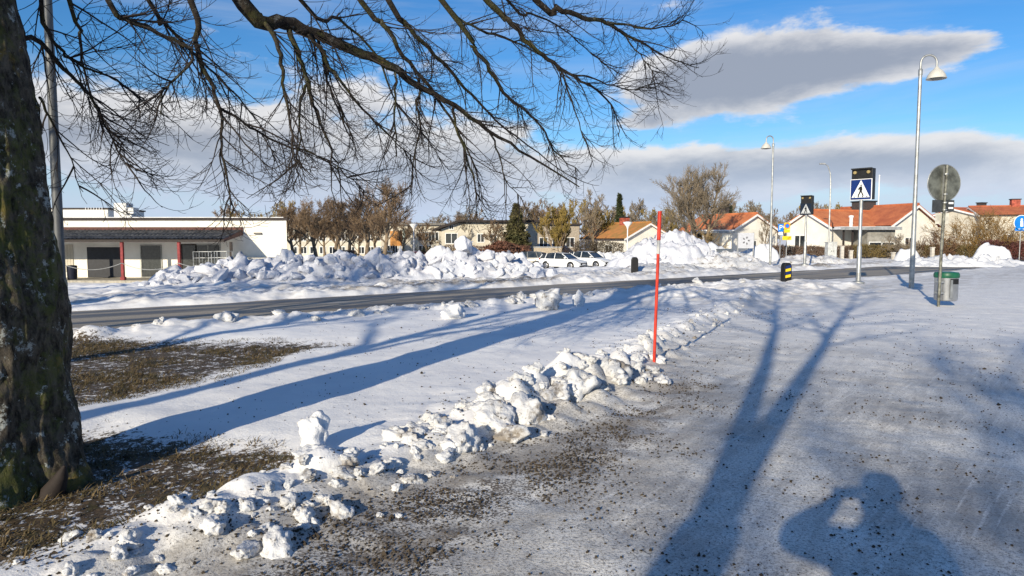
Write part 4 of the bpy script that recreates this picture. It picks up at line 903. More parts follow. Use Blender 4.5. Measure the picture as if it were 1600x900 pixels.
# black marker posts
def marker(u, v, z, h, w, label, faced):
    p = G(u, v, z); r = thing('marker_post', label, 'marker post', (p.x, p.y, Hz(p.x, p.y)), R(14) if faced else 0)
    k = MB(); n = 10; prof = [(-w / 2, 0, -.2), (w / 2, 0, -.2), (w / 2 * .95, 0, h * .82), (w * .36, 0, h * .96), (w * .2, 0, h), (-w * .2, 0, h), (-w * .36, 0, h * .96), (-w / 2 * .95, 0, h * .82)]
    k.prism(prof, (0, .2, 0)); k.build('body', BLACK, r, .02)
    if faced:
        for i in range(4):
            z0 = h * (.16 + i * .17); q = [(-w * .33, -.006, z0), (w * .33, -.006, z0 + h * .06), (w * .33, -.006, z0 + h * .21), (-w * .33, -.006, z0 + h * .15)]
            MB().prism(q, (0, .004, 0)).build('reflector_stripe', (YELLOW, BLUE)[i % 2], r)
    return r
marker(1231, 441, .16, .58, .29, 'black marker post with yellow and blue slanted stripes in snow', True)
marker(992, 428, -.1, .72, .33, 'plain black marker post before the tall snow mound', False)
marker(1086, 391, -.3, .95, .42, 'dark post at the foot of the large round-crowned tree', False)
marker(1338, 404, -.1, .8, .3, 'small dark post at the hedge beyond the crossing sign', False)
# notice board
Y = 46; p = P(1165, 400, Y); r = pole_thing('notice_board', 'white notice board on two thin posts beyond the road', 'notice board', p.x, Y)
zt, zb = P(1165, 364, Y).z - r.location.z, P(1165, 388, Y).z - r.location.z; hw = 12.2 / FP * Y
k = MB(); k.box(-hw, hw, -.02, .03, zb, zt); bd = k.build('board', M('board_white', (.46, .47, .51), .5, var=.05), r, .004)
for s in (-1, 1): k = MB(); k.box(s * hw - .035, s * hw + .035, .032, .10, -.1, zt + .03); k.build('post', GREYPAINT, r)
k = MB(); c = (0, -.025, (zt + zb) / 2)
for a in range(5):
    t = a * 1.257; k.prism([(c[0] + .12 * math.cos(t + d) * m, c[1], c[2] + .14 * math.sin(t + d) * m) for d, m in ((-.3, 1.), (.3, 1.), (.25, 1.9), (-.15, 2.1))], (0, .004, 0))
k.build('emblem', M('emblem_grey', (.12, .12, .13), .6), bd)
# cabinets and gate posts
def cabinet(u, Y, w, top, label, m, d=.5, plinth=True):
    x = (u - 800) / FP * Y; z = Hz(x, Y); h = P(u, top, Y).z - z; W = w / FP * Y; r = thing('utility_cabinet', label, 'cabinet', (x, Y, z))
    k = MB(); k.box(-W / 2, W / 2, 0, d, -.1, h - .05); k.build('body', m, r, .012)
    k = MB(); k.box(-W / 2 - .03, W / 2 + .03, -.03, d + .03, h - .05, h); k.build('roof', m, r, .008)
    for s in (-1, 1): k = MB(); k.box(min(s * .02, s * (W / 2 - .03)), max(s * .02, s * (W / 2 - .03)), -.015, -.002, .08, h - .1); dr = k.build('door', m, r, .004); k = MB(); k.box(s * .06 - .012, s * .06 + .012, -.03, -.016, h * .5, h * .5 + .1); k.build('handle', DARKMET, dr)
    return r
cabinet(1133, 45, 22, 389, 'dark grey ribbed utility cabinet beside the notice board', M('cab_dark', (.10, .12, .15), .5))
cabinet(1300, 47, 14, 378, 'pale grey utility cabinet before the hedge by the bent lamp', M('cab_pale', (.50, .51, .50), .5))
for u, tp, lb_ in ((1315, 384, 'taller white gate post next to the pale grey cabinet'), (1329, 391, 'shorter white gate post beside the taller one at the cabinet'), (1395, 394, 'short white post before the grey wood-clad house front'), (1456, 386, 'white post before the brown bush at the gable corner')):
    x = (u - 800) / FP * 53; z = Hz(x, 53); h = P(u, tp, 53).z - z; r = thing('gate_post', lb_, 'post', (x, 53, z), 0, 'white posts along the hedge')
    k = MB(); k.box(-.11, .11, -.11, .11, -.1, h - .06); k.build('post', M('post_white', (.5, .47, .42), .8), r); k = MB(); k.box(-.14, .14, -.14, .14, h - .06, h); k.build('cap', M('post_white', (.6, .58, .54), .8), r)
# parking and street-name signs
def text_mesh(txt, size, mat, parent, loc, rz=0.):
    c = bpy.data.curves.new('t', 'FONT'); c.body = txt; c.size = size; c.align_x = 'CENTER'; c.align_y = 'CENTER'; c.extrude = .002
    t = bpy.data.objects.new('t', c); COL.objects.link(t); bpy.context.view_layer.update()
    me = bpy.data.meshes.new_from_object(t.evaluated_get(bpy.context.evaluated_depsgraph_get())); bpy.data.objects.remove(t)
    me.materials.clear(); return link('letter', me, mat, parent, loc, (R(90), 0, rz))
Y = 54
def sign_post(u, top, label, plates, rz=0., Yy=Y):
    x = (u - 800) / FP * Yy; z = Hz(x, Yy); r = thing('road_sign', label, 'road sign', (x, Yy, z), rz); h = P(u, top, Yy).z - z
    k = MB(); k.lathe([(.035, -.1), (.03, h)], 10); k.build('post', GALV, r, smooth=True)
    for v0, v1, w, m in plates:
        z0, z1 = P(u, v1, Yy).z - z, P(u, v0, Yy).z - z; hw = w / 2 / FP * Yy
        k = MB(); k.box(-hw, hw, -.06, -.036, z0, z1); pn = k.build('plate', m, r, .004); yield r, pn, z0, z1, hw
for i, (r, pn, z0, z1, hw) in enumerate(sign_post(1218, 350, 'blue parking sign with a small plate under it by the hedge', ((350, 362, 8, BLUE2), (363, 367, 7, WHITE)))):
    if i == 0: text_mesh('P', .55, WHITE, pn, (0, -.064, (z0 + z1) / 2))
for i, (r, pn, z0, z1, hw) in enumerate(sign_post(1228, 348, 'yellow and blue parking-ban signs on one post by the hedge', ((348, 358, 9, YELLOW), (358.5, 363.5, 9, YELLOW), (369, 375, 14, YELLOW)))):
    if i == 0:
        c = (z0 + z1) / 2
        MB().prism([(a[0], -.068, a[2] + c) for a in ring_pts(24, .20)], (0, .004, 0)).build('red_ring', M('sign_red', (.5, .02, .02), .4), pn)
        MB().prism([(a[0], -.073, a[2] + c) for a in ring_pts(24, .15)], (0, .004, 0)).build('blue_disc', BLUE2, pn)
Yb = 47; x = (1592 - 800) / FP * Yb; z = Hz(x, Yb); r = thing('road_sign', 'round light blue walking path sign on a thin pole before the hedge', 'road sign', (x, Yb, z))
h = P(1592, 336, Yb).z - z; k = MB(); k.lathe([(.035, -.1), (.03, h)], 10); k.build('post', GALV, r, smooth=True)
zc = P(1592, 348, Yb).z - z; rr = 12 / FP * Yb
pn = MB().prism([(a[0], -.045, a[2] + zc) for a in ring_pts(36, rr)], (0, .012, 0)).build('rim', WHITE, r)
MB().prism([(a[0], -.05, a[2] + zc) for a in ring_pts(36, rr * .92)], (0, .004, 0)).build('disc', BLUE2, pn)
MB().prism([(a[0] * .15 , -.056, a[2] * .15 + zc + rr * .42) for a in ring_pts(14, rr)], (0, .004, 0)).build('symbol', WHITE, pn)
MB().prism([(-.07, -.056, zc - rr * .5), (.13, -.056, zc - rr * .5), (.09, -.056, zc + rr * .25), (-.09, -.056, zc + rr * .25)], (0, .004, 0)).build('symbol', WHITE, pn)
zp = P(1592, 357, Yb).z - z; pl = MB().box(-rr * .8, rr * .8, -.045, -.035, zp - .16, zp + .08).build('plate', BLUE2, r); text_mesh('\u2190 \u2192', .2, WHITE, pl, (0, -.052, zp - .04))
# flag pole
Yf = 66; x = (1369 - 800) / FP * Yf; z = Hz(x, Yf); h = P(1369, 274, Yf).z - z
r = thing('flag_pole', 'slender white flag pole behind the orange-roofed L-shaped house', 'flag pole', (x, Yf, z)); k = MB(); k.lathe([(.07, 0), (.05, h - .1)], 10); k.build('pole', WHITE, r, smooth=True); k = MB(); k.lathe([(0, h - .1), (.08, h - .04), (.07, h + .03), (0, h + .06)], 10); k.build('finial', WHITE, r, smooth=True)
# ------------------------------------------------------------------ buildings
RENDER_W = M('wall_white', (.74, .71, .64), .85, var=.06, scale=.7, bump=.1, bscale=12); RENDER_C = M('wall_cream', (.50, .46, .38), .85, var=.06, scale=.7)
GREYWOOD = M('grey_cladding', (.28, .27, .25), .8, var=.15, scale=2); DARKTRIM = M('dark_trim', (.03, .022, .02), .7); REDTRIM = M('red_post', (.22, .025, .028), .6, var=.15); BROWNRED = M('brown_fascia', (.09, .035, .028), .7)
def glass_mat():
    m = bpy.data.materials.new('window_glass'); m.use_nodes = True; T = NT(m.node_tree); b = T.n['Principled BSDF']
    tc = T.node('ShaderNodeTexCoord').outputs['Object']; n = T.noise(tc, .9, 3)
    T.put(b.inputs['Base Color'], T.mix(T.smooth(n, .35, .65), (.012, .016, .02), (.05, .055, .055))); b.inputs['Roughness'].default_value = .08; b.inputs['Specular IOR Level'].default_value = .6; return m
GLASS = glass_mat()
def tile_mat(name, c1, c2, rowm=.33):
    m = bpy.data.materials.new(name); m.use_nodes = True; T = NT(m.node_tree); b = T.n['Principled BSDF']
    tc = T.node('ShaderNodeTexCoord').outputs['Object']; n = T.noise(tc, 1.1, 5, .6); f = T.noise(tc, 9., 4, .7)
    c = T.mix(T.smooth(n, .3, .7), c2, c1); c = T.mix(T.smooth(f, .5, .75, 0., .5), c, tuple(k * .45 for k in c2))
    T.put(b.inputs['Base Color'], c); b.inputs['Roughness'].default_value = .85; return m
TILE_O = tile_mat('roof_orange', (.58, .20, .075), (.42, .12, .045)); TILE_R = tile_mat('roof_rust', (.48, .15, .06), (.33, .09, .04)); TILE_M = tile_mat('roof_mossy', (.50, .20, .06), (.30, .17, .045))
def opening(parent, x, z0, z1, w, y, frame, mat=None, name='window', mull=1):
    """a window or door on a wall facing -y at y"""
    hw = w / 2; k = MB(); k.box(x - hw, x + hw, y - .012, y + .06, z0, z1); o = k.build(name, mat or GLASS, parent)
    if frame:
        t = .07
        for i, b in enumerate(((x - hw - t, x - hw, z0 - t, z1 + t), (x + hw, x + hw + t, z0 - t, z1 + t), (x - hw, x + hw, z1, z1 + t), (x - hw, x + hw, z0 - t, z0))):
            MB().box(b[0], b[1], y - .05, y + .02, b[2], b[3]).build('frame', frame, o)
        for j in range(mull): xx = x - hw + w * (j + 1) / (mull + 1); MB().box(xx - .03, xx + .03, y - .04, y - .0125, z0, z1).build('mullion', frame, o)
    return o
# ---- loading-dock building
YB = 46.
def BX(u, Y=YB): return (u - 800) / FP * Y
def BZ(v, Y=YB): return P(800, v, Y).z
x0 = BX(449); gz = Hz(BX(300), YB - 3) - .05
r = thing('dock_building', 'long white flat-roofed building with a dark tiled canopy over its loading dock', 'building', (x0, YB, gz))
xl = BX(-260) - x0; zr = BZ(344) - gz
bk = x0 * (YB + 16) / YB - x0 - .6
def plan(a0, a1, y0, y1): return [(a0, y0, 0), (a1, y0, 0), (a1 + bk * (y1 - y0) / 16, y1, 0), (a0, y1, 0)]
MB().prism([(p[0], p[1], -.3) for p in plan(xl, 0, 0, 16)], (0, 0, zr + .3)).build('wall', RENDER_W, r)
MB().prism([(p[0], p[1], zr) for p in plan(xl - .1, .1, -.12, 16.1)], (0, 0, .16)).build('roof_edge', DARKTRIM, r)
MB().prism([(p[0], p[1], zr + .162) for p in plan(xl + .3, -.3, .3, 15.6)], (0, 0, .06)).build('roof', SNOW_CLEAN, r)
xu = BX(172, 56) - x0; zu = BZ(327, 56) - gz
up = MB().box(xl, xu, 10, 15.5, zr + .2, zu).build('upper_storey', RENDER_W, r); MB().box(xl - .1, xu + .1, 9.9, 15.6, zu, zu + .12).build('roof_edge', DARKTRIM, up)
for i in range(7): MB().box(BX(143, 55.5) - x0 + i * .22, BX(143, 55.5) - x0 + i * .22 + .03, 9.0, 9.03, zr + .2, zu + .1).build('railing_bar', WHITE, up)
hx = BX(192, 54) - x0; hz = BZ(317, 54) - gz
hv = MB().box(hx - .55, hx + .45, 8, 9, zr + .2, hz).build('ventilation_unit', M('vent_white', (.62, .62, .6), .6), r, .03); MB().box(hx + .45, hx + .95, 8.1, 8.9, hz - .85, hz - .35).build('vent_hood', M('vent_white', (.62, .62, .6), .6), hv, .05)
MB().box(hx - .2, hx + 1.0, 7.7, 8.0 - .002, zr + .2, zr + .62).build('vent_base', M('vent_white', (.62, .62, .6), .6), hv, .02)
# canopy: sloping sheet of ribbed tiles
xc1 = BX(361, 44) - x0; ce, ct = BZ(374, 42.9) - gz, BZ(360, YB) - gz; yf = -3.1
nr = 104; xs = np.linspace(xl, xc1, nr * 6); prof = .075 * np.abs(np.sin(np.linspace(0, nr * np.pi, nr * 6)))
rows = [(yf, ce), (yf * .68, ce + (ct - ce) * .32 + .0), (yf * .66, ce + (ct - ce) * .34 + .035), (yf * .34, ce + (ct - ce) * .66), (yf * .32, ce + (ct - ce) * .68 + .035), (-.02, ct)]
V = [(x, yy, zz + p_) for yy, zz in rows for x, p_ in zip(xs, prof)]; n = len(xs)
i = np.arange(len(V)).reshape(len(rows), n); F = np.stack([i[:-1, :-1], i[:-1, 1:], i[1:, 1:], i[1:, :-1]], -1).reshape(-1, 4)
can = link('canopy', mesh_np('canopy', V, F, False), M('canopy_tile', (.085, .085, .085), .7, var=.25, scale=2.), r)
MB().box(xl, xc1 + .06, -.10, -.022, ct - .02, ct + .22).build('fascia', BROWNRED, can)
MB().box(xl, xc1 + .06, yf - .05, yf + .02, ce - .16, ce - .01).build('gutter', DARKTRIM, can)
MB().prism([(xc1, yf, ce - .15), (xc1, -.02, ct - .3), (xc1, -.02, ct), (xc1, yf, ce)], (.06, 0, 0)).build('bargeboard', BROWNRED, can)
MB().prism([(xl, yf, ce - .14), (xl, -.02, ct - .1), (xl, -.02, ct - .05), (xl, yf, ce - .05)], (xc1 - xl - .02, 0, 0)).build('soffit', GREYWOOD, can)
dk = BZ(433.5) - gz
pf = MB().box(xl, BX(300) - x0, yf - .25, -.003, dk - .16, dk).build('platform', M('dock_concrete', (.36, .33, .27), .85), r, .01)
for u in (118, 150, 182, 214, 246): MB().box(BX(u, 43) - x0, BX(u, 43) - x0 + .16, yf, -.2, -.3, dk - .163).build('pier', M('dock_pier', (.07, .05, .04), .9), pf)
for u in (94, 191, 280): 
    xx = BX(u, 43) - x0; po = MB().box(xx - .085, xx + .085, yf + .06, yf + .23, dk + .003, ce - .16).build('post', REDTRIM, r, .01); MB().box(xx - .13, xx + .13, yf + .03, yf + .27, dk + .004, dk + .2).build('post_foot', REDTRIM, po)
xx = BX(363, 43.1) - x0; MB().box(xx - .09, xx + .05, yf + .05, yf + .2, -.2, ce - .16).build('post', DARKTRIM, r)
opening(r, BX(163.5) - x0, dk, BZ(386) - gz, 2.28, 0, RENDER_W, M('roller_door', (.016, .018, .026), .5), 'roller_door', 0)
opening(r, BX(237) - x0, dk + .05, BZ(384) - gz, 1.30, 0, M('door_frame_grey', (.3, .3, .28), .6), M('door_glass', (.05, .055, .055), .15), 'door', 0)
opening(r, BX(296) - x0, dk, BZ(383) - gz, .9, 0, DARKTRIM, M('door_glass', (.05, .055, .055), .15), 'door', 0)
opening(r, BX(326) - x0, dk + .2, BZ(383) - gz, 1.55, 0, M('door_frame_grey', (.3, .3, .28), .6), M('door_glass', (.05, .055, .055), .15), 'window', 1)
for i in range(9): MB().box(BX(76) - x0 + i * .19, BX(76) - x0 + i * .19 + .175, -.05, -.003, dk + .4, ce - .35).build('board', RENDER_C, r)
MB().box(xl, BX(93) - x0, -.12, -.052, dk, dk + .75).build('grey_base', M('grey_base', (.26, .30, .36), .7), r)
MB().box(BX(408) - x0 - .4, BX(408) - x0 + .1, -.16, -.003, BZ(366) - gz, BZ(363.5) - gz).build('wall_lamp', M('wall_lamp', (.12, .11, .1), .5), r, .02)
MB().box(BX(366) - x0, BX(438) - x0, -1.6, -.004, -.3, BZ(404.5, 44.6) - gz).build('ramp_wall', RENDER_W, r)
MB().box(BX(366) - x0 - .03, BX(438) - x0 + .05, -1.65, -.006, BZ(404.5, 44.6) - gz + .002, BZ(403, 44.6) - gz + .01).build('ramp_coping', M('coping', (.40, .39, .36), .8), r)
# chains between the posts
def sag(ua, ub, v, drop):
    a = Vector((BX(ua, 43) - x0, yf + .04, BZ(v, 43) - gz)); b = Vector((BX(ub, 43) - x0, yf + .04, BZ(v, 43) - gz)); c = [a.lerp(b, t / 16) + Vector((0, 0, -drop * 4 * (t / 16) * (1 - t / 16))) for t in range(17)]
    MB().tube(c, .022, 6).build('chain', GREYPAINT, r)
sag(94, 191, 411, .42); sag(191, 280, 411, .42); sag(280, 362, 411, .3)
# roll cages by the building
def cage(u, Y, label):
    x = BX(u, Y); z = Hz(x, Y); t = thing('roll_cage', label, 'roll cage', (x, Y, z), 0, 'wire roll cages beside the dock')
    h = 1.9; w, d = .55, .4
    for a in (-w, w):
        for b in (-d, d): MB().tube([(a, b, .1), (a, b, h)], .02, 6).build('upright', GALV, t)
    for zz in (.15, .6, 1.05, 1.5, 1.88): MB().tube([(-w, -d, zz), (w, -d, zz), (w, d, zz), (-w, d, zz), (-w, -d, zz)], .014, 5).build('rail', GALV, t)
    for i in range(1, 6): MB().tube([(-w + i * w / 3, -d, .15), (-w + i * w / 3, -d, 1.88)], .01, 5).build('wire', GALV, t)
    MB().box(-w, w, -d, d, .10, .135).build('base', GREYPAINT, t)
    for a in (-w, w):
        for b in (-d, d): MB().lathe([(.05, -.012), (.05, .012)], 10).build('wheel', BLACK, t, loc=(a * .9, b * .9, .05), rot=(R(90), 0, 0))
cage(321, 42.0, 'wire roll cage in front of the dock window, closer to the red post'); cage(345, 41.6, 'wire roll cage next to the dark end post of the canopy')
x = BX(112, 43.6); z = Hz(x, 42) ; k = MB(); k.lathe([(.24, 0), (.28, .1), (.30, .8), (.31, .84), (.26, .9), (0, .93)], 16); tag(k.build('waste_barrel', M('barrel_navy', (.015, .018, .035), .5), smooth=True, loc=(x, 43.6, gz + dk + .004)), 'dark blue barrel with lid standing on the loading dock', 'barrel')

# ---- gabled houses
def gable_house(name, label, loc, rz, Lx, Wy, eave, ridge, wall, roof, chimney=None, over=.35, windows=(), gwins=(), back=True, extra=None):
    """ridge along local x; long side faces local -y; gables at +-Lx/2"""
    r = thing(name, label, 'house', loc, rz); a, b = Lx / 2, Wy / 2
    pts = [(-b, -.4), (b, -.4), (b, eave), (0, ridge), (-b, eave)]
    MB().prism([(-a, p[0], p[1]) for p in pts], (Lx, 0, 0)).build('wall', wall, r)
    sl = (ridge - eave) / b; t = .16
    for s in (-1, 1):
        e = b + over; q = [(-a - over, s * e, eave - over * sl + .04), (-a - over, 0, ridge + .04), (-a - over, 0, ridge + .04 + t), (-a - over, s * e, eave - over * sl + .04 + t)]
        rf = MB().prism(q, (Lx + 2 * over, 0, 0)).build('roof', roof, r)
        for sx in (-1, 1):
            xx = sx * (a + over + .004); q2 = [(xx, s * e, eave - over * sl - .12), (xx, s * .02, ridge - .12), (xx, s * .02, ridge + .08), (xx, s * e, eave - over * sl + .08)]
            MB().prism(q2, (sx * .05, 0, 0)).build('bargeboard', WHITE, rf)
        MB().tube([(-a - over, s * (e + .05), eave - over * sl + .08), (a + over, s * (e + .05), eave - over * sl + .08)], .07, 8).build('gutter', DARKTRIM, rf)
    MB().tube([(-a - over, 0, ridge + .2), (a + over, 0, ridge + .2)], .11, 8).build('ridge_tiles', roof, r)
    if chimney:
        cx, cy, cw, ch, cm = chimney; zb = ridge - abs(cy) * sl - .3
        c = MB().box(cx - cw, cx + cw, cy - cw * .7, cy + cw * .7, zb, ridge + ch).build('chimney', cm, r); MB().box(cx - cw - .08, cx + cw + .08, cy - cw * .7 - .08, cy + cw * .7 + .08, ridge + ch, ridge + ch + .12).build('chimney_cap', DARKMET, c)
    for x, z0, z1, w in windows: opening(r, x, z0, z1, w, -b, WHITE)
    for side, y, z0, z1, w in gwins:
        k = MB(); xx = side * a; k.box(min(xx, xx + side * .012), max(xx, xx + side * .012), y - w / 2, y + w / 2, z0, z1); o = k.build('window', GLASS, r)
        for q in ((y - w / 2 - .08, y - w / 2, z0 - .08, z1 + .08), (y + w / 2, y + w / 2 + .08, z0 - .08, z1 + .08), (y - w / 2, y + w / 2, z1, z1 + .08), (y - w / 2, y + w / 2, z0 - .08, z0), (y - .03, y + .03, z0, z1)):
            MB().box(min(xx, xx + side * .05), max(xx, xx + side * .05), q[0], q[1], q[2], q[3]).build('frame', WHITE, o)
    return r
BRICKR = M('brick_red', (.36, .09, .06), .85, var=.2, scale=3); CHIM = M('chimney_dark', (.06, .05, .05), .8)
def hz_at(x, y): return Hz(x, y)
# L-shaped house: two wings meeting at the back
Yh = 62.; 
def corner(u, Y): return Vector(((u - 800) / FP * Y, Y, 0))
# wing with the gable towards the left-front, ridge running right and back
ca = P(1270, 380, 60); g0 = Hz(ca.x, 60)
ra, rbk = P(1268, 331, 60.5).z - g0, P(1303, 354, 60).z - g0
th = R(24); Lx, Wy = 8.0, 5.0
c = Vector((ca.x, 61.0, g0)) + Vector((math.cos(th), math.sin(th), 0)) * (Lx / 2)
gable_house('house', 'white gabled wing with orange tiled roof facing the crossing', c, th, Lx, Wy, rbk, ra, RENDER_W, TILE_O, windows=(), gwins=((-1, .9, .9, 2.1, 1.1),))
cb = P(1433, 380, 60); ra2, rb2 = P(1433, 322, 60).z - g0, P(1397, 351, 59).z - g0
th2 = R(-70); Lx2 = 7.9; u2 = Vector((math.cos(th2), math.sin(th2), 0))
c2 = Vector((cb.x, 60.5, g0)) - u2 * (Lx2 / 2)
hs = gable_house('house', 'white gabled wing with dark wide chimney and orange roof beside the bent lamp', c2, th2, Lx2, 5.6, rb2, ra2, RENDER_W, TILE_R, chimney=(-1.2, -.4, .85, .6, CHIM), gwins=((1, -.6, .5, 1.9, .9),))
# low grey link with carport between the wings
pa, pb = P(1318, 380, 57.5), P(1398, 380, 57.5); zt = P(1350, 354, 57.5).z - g0
r = thing('carport', 'low grey wood-clad front with dark carport opening between the white gables', 'carport', (pa.x, 57.5, g0))
W = pb.x - pa.x; xs_ = W * .46
MB().box(xs_, W, 0, 3.2, -.3, zt - .25).build('wall', GREYWOOD, r)
for i in range(22): MB().box(xs_ + i * (W - xs_) / 22 + .012, xs_ + (i + 1) * (W - xs_) / 22 - .012, -.03, -.002, -.2, zt - .26).build('board', GREYWOOD, r)
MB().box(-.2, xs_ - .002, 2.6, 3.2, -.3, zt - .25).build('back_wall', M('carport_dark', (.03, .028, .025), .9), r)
MB().box(-.5, W + .25, -.5, 3.3, zt - .24, zt).build('roof', SNOW_CLEAN, r); MB().box(-.52, W + .27, -.55, -.502, zt - .28, zt - .02).build('fascia', GREYPAINT, r)
for xx in (-.1, xs_ * .33, xs_ * .66): MB().box(xx, xx + .12, -.1, .02, -.2, zt - .25).build('post', DARKTRIM, r)
MB().box(-.1, xs_, -.06, -.02, -.2, .9).build('low_wall', GREYWOOD, r)
for xx in (.62, .86): opening(r, W * xx, P(1350, 388, 57.5).z - g0, P(1350, 379, 57.5).z - g0, 1.0, -.031, WHITE, None, 'window', 0)
x = P(1336, 345, 60); MB().lathe([(.14, zt), (.14, zt + .75), (.2, zt + .8), (.2, zt + .95), (0, zt + 1.)], 12, W * .27, 1.2, 0).build('vent_pipe', WHITE, r, smooth=True)
# middle house
Ym = 70; cm = P(1178, 385, Ym); gm = Hz(cm.x, Ym); th3 = R(-66); L3 = 8.0; u3 = Vector((math.cos(th3), math.sin(th3), 0))
gable_house('house', 'white house with orange-red roof and dark chimney behind the notice board', Vector((cm.x, Ym, gm)) - u3 * (L3 / 2), th3, L3, 6.2, P(1145, 361, Ym).z - gm, P(1178, 336, Ym).z - gm, RENDER_W, TILE_O,
            chimney=(-.8, .3, .4, 1.0, CHIM), gwins=((1, -.3, .8, 2.2, 1.1),))
pc = P(1098, 380, 64); r = thing('carport', 'snow-topped flat carport beside the middle orange-roofed house', 'carport', (pc.x, 64, gm)); W = P(1143, 380, 64).x - pc.x; zt = P(1120, 361, 64).z - gm
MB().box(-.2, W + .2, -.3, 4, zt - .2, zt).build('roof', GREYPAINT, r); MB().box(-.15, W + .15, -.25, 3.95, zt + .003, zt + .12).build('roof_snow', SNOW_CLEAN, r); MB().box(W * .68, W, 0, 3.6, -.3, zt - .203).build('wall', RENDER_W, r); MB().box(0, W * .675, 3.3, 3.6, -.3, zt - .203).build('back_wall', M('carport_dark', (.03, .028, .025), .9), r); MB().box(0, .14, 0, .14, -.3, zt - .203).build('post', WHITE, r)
# house with the brick chimney
Yk = 76; ck = P(1013, 390, Yk); gk = Hz(ck.x, Yk); th4 = R(-63); L4 = 8.0; u4 = Vector((math.cos(th4), math.sin(th4), 0))
gable_house('house', 'white house with mossy orange roof and red brick chimney behind the snow mound', Vector((ck.x, Yk, gk)) - u4 * (L4 / 2), th4, L4, 6.4, P(985, 372, Yk).z - gk, P(1013, 350, Yk).z - gk, RENDER_W, TILE_M,
            chimney=(-.2, -.2, .5, .8, BRICKR), windows=((-2, .9, 2.0, 1.4), (1., .9, 2.0, 1.2)))
# far houses on the right
for u, Y, ap, ev, th_, lb, ch in ((1546, 92, 327, 338, 200, 'distant house with pale gable above the orange-brown bushes', (0, 0, .5, .9, CHIM)), (1600, 88, 323, 336, -15, 'distant house with long red roof and red chimney behind bushes', (0, 0, .5, 1.0, BRICKR))):
    c = P(u, 390, Y); g = Hz(c.x, Y); gable_house('house', lb, Vector((c.x, Y + 2, g)), R(th_), 10, 7, P(u, ev, Y).z - g, P(u, ap, Y).z - g, RENDER_C, TILE_R, chimney=ch, windows=((-2, 1, 2.2, 1.2), (1.5, 1, 2.2, 1.2)))
MB_y = 62
# ---- school
def school(label, u0, u1, Y, top, wall, rows, depth=10, roof=DARKTRIM, sl=0.):
    a, b = P(u0, 390, Y), P(u1, 390, Y); g = Hz((a.x + b.x) / 2, Y); r = thing('school_building', label, 'building', (a.x, Y, g)); W = b.x - a.x; H = P(u0, top, Y).z - g
    MB().box(0, W, 0, depth, -.4, H).build('wall', wall, r); MB().box(-.3, W + .3, -.4, depth + .2, H, H + .3).build('roof', roof, r)
    for v0, v1, us in rows:
        z0, z1 = P(u0, v1, Y).z - g, P(u0, v0, Y).z - g
        for ua, ub in us: opening(r, (P(ua, 390, Y).x + P(ub, 390, Y).x) / 2 - a.x, z0, z1, P(ub, 390, Y).x - P(ua, 390, Y).x, 0, WHITE, None, 'window', 1)
    return r, a, g, W, H
r, a, g, W, H = school('two-storey pale school block with window rows behind the tree row', 448, 603, 92, 350, RENDER_C, ((366, 376, [(u, u + 9) for u in range(455, 600, 15)]), (386, 396, [(u, u + 9) for u in range(455, 600, 15)])))
r, a, g, W, H = school('pale school entrance block with orange wood panel and flat roof', 596, 692, 88, 352, RENDER_C, ((363, 376, [(655, 664), (665, 674), (675, 685)]), (384, 396, [(606, 613), (614, 621), (655, 664), (665, 674)])), roof=M('school_roof', (.16, .15, .14), .8))
o = MB().box(P(605, 1, 88).x - a.x, P(624, 1, 88).x - a.x, -.08, -.003, P(1, 384, 88).z - g, P(1, 361, 88).z - g).build('wood_panel', M('orange_wood', (.42, .19, .05), .7, var=.2, scale=2), r)
MB().box(P(625.5, 1, 88).x - a.x, P(629, 1, 88).x - a.x, -.06, -.003, P(1, 398, 88).z - g, P(1, 358, 88).z - g).build('drainpipe', M('pale_green', (.35, .42, .38), .6), r)
MB().box(P(634, 1, 88).x - a.x, P(646, 1, 88).x - a.x, -.05, -.003, P(1, 373, 88).z - g, P(1, 371, 88).z - g).build('sign_strip', GREYPAINT, r)
Ys = 80; a = P(690, 390, Ys); b = P(840, 390, Ys); g = Hz(a.x, Ys); r = thing('school_building', 'low school wing with overhanging dark sloping roof behind the snow heap', 'building', (a.x, Ys, g)); W = b.x - a.x
zA, zB = P(690, 357, Ys).z - g, P(690, 347, Ys).z - g
MB().box(0, W, 0, 8, -.4, zA - .02).build('wall', RENDER_C, r)
MB().prism([(-.9, -.7, zA - .25), (2.2, -.7, zB), (W + .5, -.7, zB), (W + .5, -.7, zB + .22), (2.1, -.7, zB + .22), (-.9, -.7, zA - .02)], (0, 9.2, 0)).build('roof', DARKTRIM, r)
MB().prism([(.1, 0, zA - .018), (W, 0, zA - .018), (W, 0, zB - .02), (2.2, 0, zB - .02)], (0, 7.9, 0)).build('gable', RENDER_C, r)
for ua, ub, v0, v1 in ((694, 712, 365, 380), (700, 706, 352, 358), (745, 755, 366, 378), (765, 775, 366, 378)): opening(r, (P(ua, 1, Ys).x + P(ub, 1, Ys).x) / 2 - a.x, P(1, v1, Ys).z - g, P(1, v0, Ys).z - g, P(ub, 1, Ys).x - P(ua, 1, Ys).x, 0, WHITE)
Yg = 96; a = P(815, 390, Yg); r = thing('grey_building', 'low grey building with long roof behind the yellow-brown tree', 'building', (a.x, Yg, Hz(a.x, Yg))); W = P(905, 390, Yg).x - a.x; h = P(1, 352, Yg).z - r.location.z
MB().box(0, W, 0, 8, -.3, h).build('wall', M('dull_wall', (.33, .28, .22), .9), r); MB().box(-.3, W + .3, -.4, 8.3, h, h + .25).build('roof', DARKTRIM, r)
for i in range(4): opening(r, W * (.15 + .23 * i), h * .35, h * .62, 1.1, 0, WHITE)
